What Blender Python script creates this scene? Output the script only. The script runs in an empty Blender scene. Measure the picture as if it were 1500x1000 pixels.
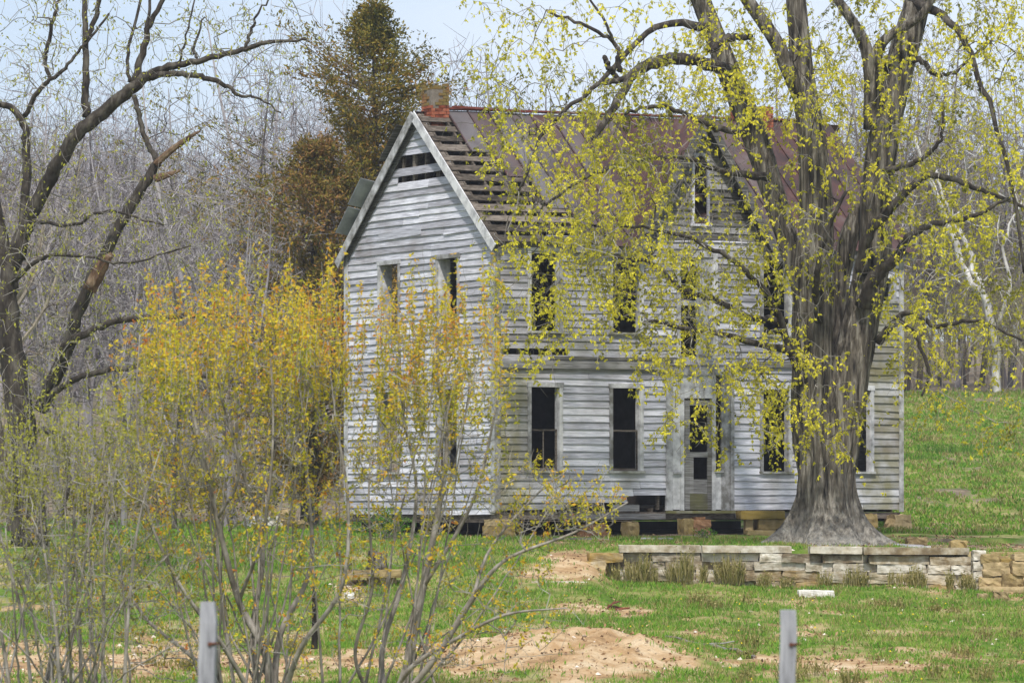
import bpy, math, random
import numpy as np
from mathutils import Vector, Matrix, noise as mnoise
S = bpy.context.scene
C = S.collection
R = math.radians
rng = np.random.default_rng(7)
random.seed(11)

# ------------------------------------------------------------------ camera
FPX = 5000.0; HOR = 740.0           # focal length in photo pixels (1500 wide), horizon row
cam_d = bpy.data.cameras.new('camera'); cam = bpy.data.objects.new('camera', cam_d); C.objects.link(cam)
cam.location = (0, 0, 0); cam.rotation_euler = (R(90), 0, 0)
cam_d.sensor_width = 36; cam_d.lens = FPX/1500*36; cam_d.shift_y = 240/1500
cam_d.clip_start = 0.5; cam_d.clip_end = 3000
cam_d.dof.use_dof = True; cam_d.dof.focus_distance = 79; cam_d.dof.aperture_fstop = 3.8
S.camera = cam
# ------------------------------------------------------------------ light
SUN_EL, SUN_AZ = 55, 184            # azimuth clockwise from +Y (behind the camera, a little left)
w = bpy.data.worlds.new('World'); S.world = w; w.use_nodes = True
nt = w.node_tree; nt.nodes.clear()
sky = nt.nodes.new('ShaderNodeTexSky'); sky.sky_type = 'NISHITA'; sky.sun_disc = False
sky.sun_elevation = R(SUN_EL); sky.sun_rotation = R(SUN_AZ); sky.air_density = 1.0; sky.dust_density = 2.2; sky.ozone_density = 2.5
bg = nt.nodes.new('ShaderNodeBackground'); bg.inputs[1].default_value = 0.145
wo = nt.nodes.new('ShaderNodeOutputWorld'); tcw = nt.nodes.new('ShaderNodeTexCoord'); mpw = nt.nodes.new('ShaderNodeMapping'); mpw.inputs['Scale'].default_value = (1, 1, 3.5); nt.links.new(tcw.outputs['Generated'], mpw.inputs[0])
nw = nt.nodes.new('ShaderNodeTexNoise'); nw.inputs['Scale'].default_value = 4.5; nw.inputs['Detail'].default_value = 6; nt.links.new(mpw.outputs[0], nw.inputs[0])
mrw = nt.nodes.new('ShaderNodeMapRange'); mrw.inputs['From Min'].default_value = .3; mrw.inputs['From Max'].default_value = .7; mrw.inputs['To Min'].default_value = .42; mrw.inputs['To Max'].default_value = .95; nt.links.new(nw.outputs[0], mrw.inputs[0])
mxw = nt.nodes.new('ShaderNodeMix'); mxw.data_type = 'RGBA'; nt.links.new(mrw.outputs[0], mxw.inputs[0]); nt.links.new(sky.outputs[0], mxw.inputs[6]); mxw.inputs[7].default_value = (5.0, 5.6, 6.5, 1)   # thin bright cloud veil
nt.links.new(mxw.outputs[2], bg.inputs[0]); nt.links.new(bg.outputs[0], wo.inputs[0])
sd = bpy.data.lights.new('sun', 'SUN'); sun = bpy.data.objects.new('sun', sd); C.objects.link(sun)
sd.energy = 3.9; sd.angle = R(3); sd.color = (1, .95, .87)
sdir = Vector((math.sin(R(SUN_AZ))*math.cos(R(SUN_EL)), math.cos(R(SUN_AZ))*math.cos(R(SUN_EL)), math.sin(R(SUN_EL))))
sun.rotation_euler = sdir.to_track_quat('Z', 'Y').to_euler(); sun.location = (0, -5, 40)
S.view_settings.view_transform = 'Standard'; S.view_settings.look = 'None'
S.view_settings.exposure = 0.25; S.view_settings.gamma = 1
S.render.engine = 'CYCLES'; S.cycles.max_bounces = 6; S.cycles.transparent_max_bounces = 8

# ------------------------------------------------------------------ helpers
def at(px, py, Y): return np.array(((px-750)/FPX*Y, Y, (HOR-py)/FPX*Y))
def mat(name, cols, scale=5, stretch=(1,1,1), detail=6, rough=.9, bump=.3, bscale=None, rnd=0.0, extra=None, trans=0.0, dist=.02, spec=.2, ramp=(.3,.7)):
    m = bpy.data.materials.new(name); m.use_nodes = True; t = m.node_tree; N = t.nodes; L = t.links
    b = N['Principled BSDF']; b.inputs['Roughness'].default_value = rough; b.inputs['Specular IOR Level'].default_value = spec
    tc = N.new('ShaderNodeTexCoord'); mp = N.new('ShaderNodeMapping'); mp.inputs['Scale'].default_value = stretch
    L.new(tc.outputs['Object'], mp.inputs[0])
    n = N.new('ShaderNodeTexNoise'); n.inputs['Scale'].default_value = scale; n.inputs['Detail'].default_value = detail; n.inputs['Roughness'].default_value = .62
    L.new(mp.outputs[0], n.inputs[0])
    r = N.new('ShaderNodeValToRGB'); e = r.color_ramp.elements
    k = len(cols)
    for i, c in enumerate(cols):
        p = ramp[0]+(ramp[1]-ramp[0])*i/max(1, k-1)
        if i < 2: el = e[i]; el.position = p
        else: el = e.new(p)
        el.color = (*c, 1)
    val = n.outputs[0]
    if rnd:
        a = N.new('ShaderNodeAttribute'); a.attribute_name = 'rnd'
        mm = N.new('ShaderNodeMath'); mm.operation = 'MULTIPLY_ADD'; L.new(a.outputs['Fac'], mm.inputs[0]); mm.inputs[1].default_value = rnd; mm.inputs[2].default_value = -rnd/2
        ad = N.new('ShaderNodeMath'); ad.operation = 'ADD'; L.new(mm.outputs[0], ad.inputs[0]); L.new(val, ad.inputs[1]); val = ad.outputs[0]
    L.new(val, r.inputs[0]); col = r.outputs[0]
    for (att, c2, nsc) in (extra or []):
        a = N.new('ShaderNodeAttribute'); a.attribute_name = att
        n2 = N.new('ShaderNodeTexNoise'); n2.inputs['Scale'].default_value = nsc; n2.inputs['Detail'].default_value = 5; L.new(tc.outputs['Object'], n2.inputs[0])
        m1 = N.new('ShaderNodeMath'); m1.operation = 'MULTIPLY_ADD'; L.new(n2.outputs[0], m1.inputs[0]); m1.inputs[1].default_value = 2.4; m1.inputs[2].default_value = -1.2
        m2 = N.new('ShaderNodeMath'); m2.operation = 'ADD'; m2.use_clamp = True; L.new(a.outputs['Fac'], m2.inputs[0]); L.new(m1.outputs[0], m2.inputs[1])
        m3 = N.new('ShaderNodeMath'); m3.operation = 'MULTIPLY'; L.new(m2.outputs[0], m3.inputs[0]); L.new(a.outputs['Fac'], m3.inputs[1])
        mx = N.new('ShaderNodeMix'); mx.data_type = 'RGBA'; L.new(m3.outputs[0], mx.inputs[0]); L.new(col, mx.inputs[6]); mx.inputs[7].default_value = (*c2, 1); col = mx.outputs[2]
    L.new(col, b.inputs['Base Color'])
    if bump:
        n3 = N.new('ShaderNodeTexNoise'); n3.inputs['Scale'].default_value = bscale or scale*1.5; n3.inputs['Detail'].default_value = 8; L.new(mp.outputs[0], n3.inputs[0])
        bp = N.new('ShaderNodeBump'); bp.inputs['Strength'].default_value = bump; bp.inputs['Distance'].default_value = dist
        L.new(n3.outputs[0], bp.inputs['Height']); L.new(bp.outputs[0], b.inputs['Normal'])
    if trans:
        tr = N.new('ShaderNodeBsdfTranslucent'); L.new(col, tr.inputs[0]); ms = N.new('ShaderNodeMixShader'); ms.inputs[0].default_value = trans
        L.new(b.outputs[0], ms.inputs[1]); L.new(tr.outputs[0], ms.inputs[2]); L.new(ms.outputs[0], N['Material Output'].inputs[0])
    return m
def tag(o, label=None, cat=None, group=None, kind=None):
    if label: o['label'] = label
    if cat: o['category'] = cat
    if group: o['group'] = group
    if kind: o['kind'] = kind
    return o
def empty(name, loc, label, cat, group=None, rz=0):
    o = bpy.data.objects.new(name, None); C.objects.link(o); o.location = loc; o.rotation_euler = (0, 0, rz); o.empty_display_size = .2
    return tag(o, label, cat, group)
class MB:
    """collects geometry in blocks; build() links ONE mesh object"""
    def __init__(s, stain=False): s.stain = stain; s.v = []; s.f = []; s.n = 0; s.att = {'rnd': [], 'moss': []}
    def add(s, V, F, rnd=None, moss=0.0):
        V = np.asarray(V, float).reshape(-1, 3); k = len(V); s.v.append(V)
        s.f.extend([tuple(i+s.n for i in f) for f in F]); s.n += k
        s.att['rnd'].append(np.full(k, random.random() if rnd is None else rnd) if np.isscalar(rnd) or rnd is None else np.asarray(rnd))
        s.att['moss'].append(np.full(k, moss) if np.isscalar(moss) else np.asarray(moss))
        if s.stain: s.att.setdefault('stain', []).append(np.array([float(np.clip(.5*fbm(p[0]*.5+p[1]*.5, p[2]*.9, 4)+.3, 0, .75)) for p in V]))
    def hexa(s, P, **k):   # 8 points: bottom 4 ccw, top 4 ccw
        s.add(P, [(3,2,1,0),(4,5,6,7),(0,1,5,4),(1,2,6,5),(2,3,7,6),(3,0,4,7)], **k)
    def box(s, x0, x1, y0, y1, z0, z1, **k):
        s.hexa([(x0,y0,z0),(x1,y0,z0),(x1,y1,z0),(x0,y1,z0),(x0,y0,z1),(x1,y0,z1),(x1,y1,z1),(x0,y1,z1)], **k)
    def beam(s, a, b, w, h, up=(0,0,1), **k):
        a = Vector(a); b = Vector(b); d = (b-a).normalized(); sd_ = d.cross(Vector(up)).normalized(); u = sd_.cross(d)
        P = [p+sd_*sx*w/2+u*sz*h/2 for sz in (-1,1) for (p, sx) in ((a,-1),(a,1),(b,1),(b,-1))]
        s.hexa([tuple(p) for p in P], **k)
    def tube(s, P, r, sides=6, cap=True, rnd=None, lump=0):
        P = np.asarray(P, float); n = len(P); r = np.asarray(r, float)*np.ones(n)
        T = np.gradient(P, axis=0); T /= np.linalg.norm(T, axis=1)[:, None]+1e-9
        ref = np.array((0.,0,1)) if abs(T[0,2]) < .9 else np.array((1.,0,0))
        U = np.cross(T, ref); U /= np.linalg.norm(U, axis=1)[:, None]+1e-9
        for i in range(1, n):
            u = U[i-1]-T[i]*np.dot(U[i-1], T[i]); U[i] = u/(np.linalg.norm(u)+1e-9)
        W = np.cross(T, U); a = np.arange(sides)*2*math.pi/sides
        rr = r[:, None]*np.ones((1, sides))
        if lump: rr = rr*(1+lump*(.9*rng.normal(size=(1, sides))+.5*rng.normal(size=(n, sides))))
        V = P[:, None]+(U[:, None]*np.cos(a)[None, :, None]+W[:, None]*np.sin(a)[None, :, None])*rr[..., None]
        F = [(i*sides+j, i*sides+(j+1)%sides, (i+1)*sides+(j+1)%sides, (i+1)*sides+j) for i in range(n-1) for j in range(sides)]
        if cap and sides > 2: F += [tuple(range(sides))[::-1], tuple(range((n-1)*sides, n*sides))]
        s.add(V, F, rnd=rnd)
    def leaves(s, P, D, L, W, rnd):   # diamond leaves: base P, direction D, length L, width W
        n = len(P); q = rng.normal(size=(n, 3)); S_ = np.cross(D, q); S_ /= np.linalg.norm(S_, axis=1)[:, None]+1e-9
        nn = np.cross(D, S_)*.18
        V = np.stack([P, P+D*L[:, None]*.5+(S_-nn)*W[:, None]/2, P+D*L[:, None], P+D*L[:, None]*.5-(S_+nn)*W[:, None]/2], 1).reshape(-1, 3)
        base = s.n; s.v.append(V); s.n += 4*n
        s.f.extend([(base+4*i, base+4*i+1, base+4*i+2, base+4*i+3) for i in range(n)])
        s.att['rnd'].append(np.repeat(rnd, 4)); s.att['moss'].append(np.zeros(4*n))
    def mesh(s, name, m, smooth=False, warp=None):
        me = bpy.data.meshes.new(name); V = np.concatenate(s.v)
        if warp: V = warp(V.copy())
        lens = np.array([len(f) for f in s.f], np.int32); idx = np.fromiter((i for f in s.f for i in f), np.int32)
        me.vertices.add(len(V)); me.vertices.foreach_set('co', V.astype(np.float32).ravel())
        me.loops.add(len(idx)); me.loops.foreach_set('vertex_index', idx)
        me.polygons.add(len(lens)); me.polygons.foreach_set('loop_start', np.concatenate([[0], np.cumsum(lens)[:-1]]).astype(np.int32)); me.polygons.foreach_set('loop_total', lens)
        for k, a in s.att.items():
            at_ = me.attributes.new(k, 'FLOAT', 'POINT'); at_.data.foreach_set('value', np.concatenate(a).astype(np.float32))
        me.update(calc_edges=True); me.polygons.foreach_set('use_smooth', np.full(len(lens), smooth)); me.materials.append(m)
        return me
    def build(s, name, m, parent=None, smooth=False, warp=None, origin=None):
        if origin is not None: s.v = [V-np.asarray(origin) for V in s.v]
        o = bpy.data.objects.new(name, s.mesh(name, m, smooth, warp)); C.objects.link(o)
        if parent: o.parent = parent
        elif origin is not None: o.location = origin
        return o
def fbm(x, y, z=0, o=4): return mnoise.fractal(Vector((x, y, z)), 1.0, 2.0, o)
def sm(a, b, x): t = np.clip((x-a)/(b-a), 0, 1); return t*t*(3-2*t)

# ------------------------------------------------------------------ materials
M = {}
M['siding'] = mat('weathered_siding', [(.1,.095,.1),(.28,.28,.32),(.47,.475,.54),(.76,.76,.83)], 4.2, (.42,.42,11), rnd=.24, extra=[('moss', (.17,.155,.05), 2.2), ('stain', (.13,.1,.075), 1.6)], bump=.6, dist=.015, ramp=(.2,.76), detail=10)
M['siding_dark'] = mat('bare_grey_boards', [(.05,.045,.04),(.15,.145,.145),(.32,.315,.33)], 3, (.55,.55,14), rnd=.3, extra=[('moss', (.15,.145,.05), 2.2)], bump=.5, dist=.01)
M['trim'] = mat('weathered_trim', [(.16,.155,.15),(.38,.38,.4),(.62,.62,.64)], 4, (1,1,1), rnd=.3, extra=[('moss', (.16,.15,.05), 2.2)], bump=.4, dist=.01)
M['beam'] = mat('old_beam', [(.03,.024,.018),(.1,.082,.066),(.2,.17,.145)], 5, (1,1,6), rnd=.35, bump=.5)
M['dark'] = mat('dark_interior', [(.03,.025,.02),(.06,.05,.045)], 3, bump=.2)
M['metal'] = mat('rusty_metal_roof', [(.018,.011,.011),(.04,.02,.019),(.075,.03,.026),(.1,.07,.065)], 2.6, (1,1,.6), rnd=.22, rough=.7, bump=.15, spec=.4, extra=[('moss', (.13,.12,.125), 1.1)], ramp=(.25,.8))
M['tin'] = mat('grey_tin', [(.12,.13,.15),(.3,.32,.36)], 3, rough=.45, bump=.2, rnd=.2, spec=.6)
M['red'] = mat('red_ridge_metal', [(.1,.03,.02),(.22,.06,.045)], 5, bump=.2)
M['brick'] = mat('old_brick', [(.1,.03,.018),(.24,.06,.032),(.36,.13,.075)], 6, rnd=.4, bump=.5, extra=[('moss', (.17,.125,.04), 4)])
M['mortar'] = mat('mortar', [(.12,.1,.08),(.22,.19,.16)], 8, bump=.4)
M['stone'] = mat('lime_stone', [(.15,.115,.075),(.36,.32,.25),(.58,.55,.48)], 5, rnd=.35, bump=.6, dist=.03, extra=[('moss', (.34,.22,.05), 3)])
M['sand'] = mat('sandstone', [(.14,.1,.05),(.3,.23,.12),(.42,.32,.18)], 6, rnd=.35, bump=.6, dist=.03, extra=[('moss', (.24,.17,.045), 4)])
M['sandp'] = mat('pebble', [(.25,.18,.12),(.5,.42,.33),(.66,.6,.52)], 3, rnd=.8, bump=0)
M['redstone'] = mat('red_stone', [(.2,.1,.05),(.38,.22,.12)], 6, rnd=.35, bump=.6, dist=.03)
M['paintrock'] = mat('pale_rock', [(.4,.38,.34),(.75,.73,.68)], 6, bump=.5)
M['rust'] = mat('rust', [(.06,.02,.015),(.22,.08,.04)], 9, bump=.4)
M['post'] = mat('post_wood', [(.1,.1,.11),(.3,.3,.33),(.42,.42,.45)], 14, (1,1,.12), bump=.6)
M['bark'] = mat('maple_bark', [(.016,.013,.01),(.12,.103,.082),(.31,.285,.245)], 9, (1,1,.09), ramp=(.36,.66), bump=1.0, dist=.2, detail=10, extra=[('moss', (.4,.385,.35), 5)])  # extra tint: pale grey for the lit trunk base, not moss
M['bark_dark'] = mat('dark_bark', [(.014,.011,.009),(.045,.037,.03),(.12,.108,.088)], 6, (1,1,.35), bump=.9, dist=.05)
M['twig'] = mat('twig_bark', [(.13,.115,.1),(.3,.285,.26)], 9, rnd=.5, bump=0)
M['grey_tree'] = mat('bare_wood_bark', [(.09,.078,.08),(.19,.17,.178),(.34,.315,.325)], 2, rnd=.6, bump=0)
M['brown_tree'] = mat('bare_brown_bark', [(.08,.062,.048),(.2,.165,.13),(.3,.26,.2)], 2, rnd=.6, bump=0)
M['pale_bark'] = mat('pale_bark', [(.16,.15,.13),(.45,.43,.4),(.75,.73,.7)], 2, (1,1,.6), bump=.2)
M['rot'] = mat('rotten_wood', [(.03,.018,.012),(.11,.065,.04),(.24,.18,.12)], 8, (1,1,.4), bump=.8)
M['leaf'] = mat('maple_blossom', [(.15,.155,.02),(.5,.47,.03),(.82,.74,.06)], 1.2, rnd=.6, bump=0, trans=.45, ramp=(.2,.7))
M['leaf_l'] = mat('budding_leaf', [(.16,.17,.03),(.36,.36,.05),(.5,.48,.08)], 1.2, rnd=.6, bump=0, trans=.45, ramp=(.2,.75))
M['leaf_o'] = mat('young_red_maple_leaf', [(.26,.28,.03),(.52,.48,.035),(.66,.52,.04),(.66,.38,.045),(.6,.2,.05)], 1.1, rnd=1.0, bump=0, trans=.45, ramp=(.12,.95))
M['cedar'] = mat('cedar_leaf', [(.04,.05,.01),(.12,.115,.018),(.22,.175,.025),(.28,.15,.035)], .45, rnd=.35, bump=0, trans=.2, ramp=(.25,.72))
M['cedar_b'] = mat('brown_cedar_leaf', [(.06,.07,.012),(.14,.125,.022),(.2,.14,.03),(.25,.13,.045)], .4, rnd=.35, bump=0, trans=.2, ramp=(.25,.65))
M['weed'] = mat('dry_weed', [(.14,.15,.03),(.3,.26,.09),(.42,.36,.17)], 2, rnd=.7, bump=0, trans=.3, ramp=(.2,.8))
M['greenleaf'] = mat('green_leaf', [(.04,.1,.015),(.1,.22,.03),(.2,.34,.05)], 3, rnd=.6, bump=0, trans=.35, ramp=(.2,.8))
M['grass'] = mat('grass_blade', [(.07,.17,.015),(.14,.31,.03),(.24,.36,.05),(.45,.42,.15)], .6, rnd=.45, bump=0, trans=.35, ramp=(.2,.85))
M['petal'] = mat('dandelion', [(.75,.55,.02),(.8,.6,.03)], 3, bump=0)

# ------------------------------------------------------------------ terrain
PX = [0, 15, 22, 30, 40, 50, 60, 68, 72.5, 74.5, 77, 79, 90, 106, 125, 160, 250, 400, 700]
PZ = [-1.65, -1.8, -2.0, -2.4, -2.75, -2.75, -2.38, -1.88, -1.28, -.98, -.84, -.76, -.66, -.62, .6, 4, 13, 18, 20]
QZ = [-1.65, -1.8, -2.0, -2.4, -2.75, -2.75, -2.38, -1.95, -1.66, -1.62, -1.6, -.76, -.66, -.62, .6, 4, 13, 18, 20]
def wallY(X): return 73.35-.12*(X-1.9)
def soilmask(X, Y):
    n = fbm(X*.45, Y*.28, 1)*1.0; n2 = fbm(X*1.7, Y*1.1, 5)*.55
    def g(cx, cy, sx, sy): return np.exp(-((X-cx)/sx)**2-((Y-cy)/sy)**2)
    v = 1.45*g(.9, 55.5, 1.9, 4.0)+.75*g(-7.2, 55, 3.0, 6.5)+.45*g(-3.2, 56, 2.6, 4)+.8*g(2.0, 67, 1.1, 1.1)+1.0*g(1.1, 72.6, .8, 2.2)
    v += .75*g(5.2, 55, 1.8, 4)+1.2*g(7.1, 76.6, 2.4, 1.4)+.8*g(11.5, 88, 5, 2.2)+.5*g(12.5, 120, 4, 2)+.4*g(13, 100, 2, 2)+.35*g(11, 108, 3, 3)
    if X > 8.8 and 70 < Y < 80: v += .3
    inh = Matrix.Rotation(-R(35), 2) @ Vector((X+.384, Y-80))
    if -.4 < inh.x < 13 and -.9 < inh.y < 7: v += 1.3
    if Y > 142 or (X < 6 and Y > 108): v += 1
    v += .16 if Y < 80 else .22*sm(8, 11, X)
    return float(np.clip((v+n*.6+n2*.9-.36)*2.2, 0, 1))
def H(X, Y):
    z = np.interp(Y, PX, PZ)
    # retaining wall: lower ground in front of it
    if Y > 60:
        s = sm(1.5, 2.3, X)
        if Y < wallY(X)+.27:
            zl = np.interp(Y, [60, 68, 72.2, 73.4], [-2.38, -2.0, -1.72, -1.62])-.012*max(0, X-2)
            z = z*(1-s)+zl*s
        elif Y < 79:
            zu = np.interp(Y, [72, 74.5, 79], [-.98, -.92, -.77])-.02*max(0, X-6)
            z = z*(1-s)+zu*s
    rh = sm(3, 11, X)
    if Y > 86:
        zr = np.interp(Y, [86, 92, 110, 142, 250, 400, 700], [-.64, -.55, 1.5, 4.45, 10, 18, 20])+.03*(X-10)*sm(95, 140, Y)
        z = z*(1-rh)+zr*rh
    z += .45*math.exp(-((X-.9)/2.0)**2-((Y-56.5)/2.6)**2)
    z += .12*math.exp(-((X-.9)/2.2)**2-((Y-55.5)/3.5)**2)*fbm(X*2.2, Y*1.2, 11)*1.6
    z += .1*fbm(X*.35, Y*.2, 3)*min(1, abs(Y-79)/8+.15)+.025*fbm(X*2.1, Y*1.3, 7)
    return float(z)
xs = np.concatenate([np.linspace(-400, -30, 16)[:-1], np.linspace(-30, -12, 25)[:-1], np.arange(-12, 16, .16), np.linspace(16, 40, 30)[1:], np.linspace(40, 400, 16)[1:]])
ys = np.concatenate([np.linspace(-40, 20, 10)[:-1], np.linspace(20, 48, 28)[:-1], np.arange(48, 80, .17), np.arange(80, 112, .4), np.linspace(112, 160, 40)[1:], np.linspace(160, 700, 60)[1:]])
V = [(x, y, H(x, y)) for y in ys for x in xs]; nx = len(xs)
F = [(j*nx+i, j*nx+i+1, (j+1)*nx+i+1, (j+1)*nx+i) for j in range(len(ys)-1) for i in range(nx-1)]
g = MB(); g.add(V, F, rnd=np.zeros(len(V)), moss=np.array([soilmask(x, y) for x, y, z in V]))
def ground_mat():
    m = bpy.data.materials.new('meadow_ground'); m.use_nodes = True; t = m.node_tree; N = t.nodes; L = t.links; b = N['Principled BSDF']; b.inputs['Roughness'].default_value = 1; b.inputs['Specular IOR Level'].default_value = .05
    tc = N.new('ShaderNodeTexCoord')
    def nz(s, cols, ps, d=7):
        n = N.new('ShaderNodeTexNoise'); n.inputs['Scale'].default_value = s; n.inputs['Detail'].default_value = d; n.inputs['Roughness'].default_value = .65; L.new(tc.outputs['Object'], n.inputs[0])
        r = N.new('ShaderNodeValToRGB')
        for i, (c, p) in enumerate(zip(cols, ps)):
            el = r.color_ramp.elements[i] if i < 2 else r.color_ramp.elements.new(p); el.position = p; el.color = (*c, 1)
        L.new(n.outputs[0], r.inputs[0]); return n, r.outputs[0]
    _, gc = nz(.8, [(.06,.1,.02),(.12,.2,.03),(.26,.26,.09),(.42,.33,.18)], [.28,.45,.55,.68])
    _, sc = nz(1.2, [(.2,.13,.07),(.42,.27,.14),(.56,.41,.25),(.68,.57,.4)], [.28,.44,.56,.75])
    _, lc = nz(2.5, [(.1,.075,.055),(.2,.16,.12),(.3,.24,.17)], [.3,.5,.7])
    geo = N.new('ShaderNodeNewGeometry'); sp = N.new('ShaderNodeSeparateXYZ'); L.new(geo.outputs['Position'], sp.inputs[0])
    mr = N.new('ShaderNodeMapRange'); mr.inputs['From Min'].default_value = 73; mr.inputs['From Max'].default_value = 79; L.new(sp.outputs[1], mr.inputs[0])
    mx0 = N.new('ShaderNodeMix'); mx0.data_type = 'RGBA'; L.new(mr.outputs[0], mx0.inputs[0]); L.new(sc, mx0.inputs[6]); L.new(lc, mx0.inputs[7])
    a = N.new('ShaderNodeAttribute'); a.attribute_name = 'moss'
    mx = N.new('ShaderNodeMix'); mx.data_type = 'RGBA'; L.new(a.outputs['Fac'], mx.inputs[0]); L.new(gc, mx.inputs[6]); L.new(mx0.outputs[2], mx.inputs[7])
    L.new(mx.outputs[2], b.inputs['Base Color'])
    n, _ = nz(3.5, [(0,0,0),(1,1,1)], [0,1], 12); bp = N.new('ShaderNodeBump'); bp.inputs['Strength'].default_value = .8; bp.inputs['Distance'].default_value = .25; L.new(n.outputs[0], bp.inputs['Height']); L.new(bp.outputs[0], b.inputs['Normal'])
    return m
tag(g.build('ground', ground_mat(), smooth=True), kind='structure')

def grass(name, n, x0, x1, y0, y1, hmin, hmax, wd, m, dens, persp=True):
    P = []
    while len(P) < n:
        Y = random.uniform(y0, y1); X = random.uniform(x0, x1)
        if persp and abs(X/Y) > .158: continue
        s = soilmask(X, Y)
        if random.random() < s*.97: continue
        if fbm(X*.8, Y*.5, 9) < dens+.2 and random.random() < .8: continue
        if 1.6 < X < 10 and abs(Y-wallY(X)-.2) < .35: continue
        P.append((X, Y, H(X, Y)-.01))
    P = np.repeat(np.array(P), 3, 0); k = len(P); P[:, :2] += rng.normal(size=(k, 2))*.03
    D = rng.normal(size=(k, 3))*.45; D[:, 2] = 1; D /= np.linalg.norm(D, axis=1)[:, None]
    b = MB(); b.leaves(P, D, rng.uniform(hmin, hmax, k), np.full(k, wd), rng.random(k))
    return tag(b.build(name, m), kind='stuff')
tag(grass('grass', 42000, -9.5, 11, 49, 79, .04, .13, .02, M['grass'], -.25), 'short patchy spring grass growing over the yard around the old house', 'grass')
tag(grass('grass', 15000, -16, -1, 79, 108, .05, .15, .035, M['grass'], -.3), 'bright grass on the flat ground left of the house', 'grass')
tag(grass('grass', 22000, 8.5, 24, 84, 146, .06, .16, .05, M['grass'], -.2), 'grass covering the slope rising at the right behind the house', 'grass')
tag(grass('dry_grass', 9000, -9.5, 11, 49, 79, .05, .2, .014, M['weed'], .15), 'straw coloured dead grass and weed stalks mixed through the lawn', 'dry grass')
tag(grass('dry_grass', 7000, 8.5, 24, 84, 146, .08, .24, .035, M['weed'], .1), 'straw coloured dead grass over the right hand slope', 'dry grass')
M['litter'] = mat('dead_leaf', [(.1,.055,.03),(.26,.15,.08),(.45,.3,.17)], 5, rnd=.8, bump=0, ramp=(.2,.8))
P = []
while len(P) < 9000:
    Y = random.uniform(50, 82); X = random.uniform(-9, 11.5)
    if random.random() > .12 + .9*(soilmask(X, Y) > .3)*(.5 if Y < 73 else 1): continue
    P.append((X, Y, H(X, Y)+.012))
P = np.array(P); D = rng.normal(size=(len(P), 3)); D[:, 2] = abs(D[:, 2])*.35; D /= np.linalg.norm(D, axis=1)[:, None]
b = MB(); b.leaves(P, D, rng.uniform(.03, .1, len(P)), rng.uniform(.02, .05, len(P)), rng.random(len(P)))
tag(b.build('leaf_litter', M['litter']), 'brown dead leaves and bits of bark scattered on the bare earth and under the big tree', 'leaf litter', kind='stuff')
b = MB()
for k in range(900):
    Y = random.uniform(50, 74); X = random.uniform(-9, 10)
    if random.random() > .15+soilmask(X, Y): continue
    q = random.uniform(.02, .06); z = H(X, Y); T = rng.uniform(.6, 1.2, 6)*q
    b.add([(X-T[0], Y, z), (X, Y-T[1], z), (X+T[2], Y, z), (X, Y+T[3], z), (X, Y, z+T[4]*.7), (X, Y, z-.02)], [(0,1,4),(1,2,4),(2,3,4),(3,0,4),(1,0,5),(2,1,5),(3,2,5),(0,3,5)])
tag(b.build('pebbles', M['sandp']), 'small stones and clods lying on the bare earth of the bank', 'pebbles', kind='stuff')
P = []
while len(P) < 55:
    Y = random.uniform(51, 70); X = random.uniform(-1, 9.5)
    if soilmask(X, Y) < .5: P.append((X, Y, H(X, Y)+.05))
b = MB()
for p in P: b.tube([p, (p[0], p[1], p[2]+.02)], [.018, .014], 5)
tag(b.build('dandelion_flowers', M['petal']), 'tiny yellow dandelion heads dotted through the front lawn', 'flowers', kind='stuff')

# ------------------------------------------------------------------ stones
def rock(mb, c, size, rz=0, rough=.08, sub=3, moss=0, rnd=None, tilt=0, rd=.1):
    c = np.array(c, float); s = np.array(size)/2; seed = random.random()*100; n = sub; V = []; F = []; idx = {}
    def vid(p):
        if p not in idx:
            idx[p] = len(V); q = np.array(p)*2/n-1
            r = np.max(np.abs(q)); l = np.linalg.norm(q); q = q*(1-rd+rd*(r/l if l else 1))
            q = q*s; k = rough*min(size)*1.2
            q += np.array([fbm(q[0]*3/max(s)+seed, q[1]*3/max(s), q[2]*3/max(s)+j*9)*k for j in range(3)])
            V.append(q)
        return idx[p]
    for ax in range(3):
        for side in (0, n):
            for i in range(n):
                for j in range(n):
                    def mk(a, b_):
                        p = [0, 0, 0]; p[ax] = side; p[(ax+1)%3] = a; p[(ax+2)%3] = b_; return vid(tuple(p))
                    q = [mk(i, j), mk(i+1, j), mk(i+1, j+1), mk(i, j+1)]
                    F.append(tuple(q) if side else tuple(q[::-1]))
    Rm = np.array(Matrix.Rotation(rz, 3, 'Z') @ Matrix.Rotation(tilt, 3, 'Y'))
    mb.add(np.array(V)@Rm.T+c, F, moss=moss, rnd=rnd)

# retaining wall
wl = empty('retaining_wall', (1.9, 73.2, -1.6), 'low whitish stone retaining wall with flat capstones along the yard below the big tree', 'wall')
org = np.array((1.9, 73.2, -1.6)); b = MB(); x = 1.75
rowh = [(-1.95, -1.62), (-1.62, -1.38), (-1.38, -1.2), (-1.2, -1.02)]
for ri, (z0, z1) in enumerate(rowh):
    x = 1.75+random.uniform(-.1, .1) - (.25 if ri < 2 else 0)
    while x < 9.65:
        wd = random.uniform(.45, 1.3)
        if x+wd > 9.7: wd = 9.75-x
        dz = -.018*max(0, x-5)
        if True:
            rock(b, (x+wd/2, wallY(x)+.2+random.uniform(-.02, .03), (z0+z1)/2+dz), (wd*.995, .42, (z1-z0)*1.0), 0, .11, 6, moss=random.choice((0, .1, .2, .4)) if ri > 1 else random.choice((.3, .5, .7)), rd=.04)
        x += wd
b.build('stonework', M['stone'], wl, origin=org)
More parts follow.
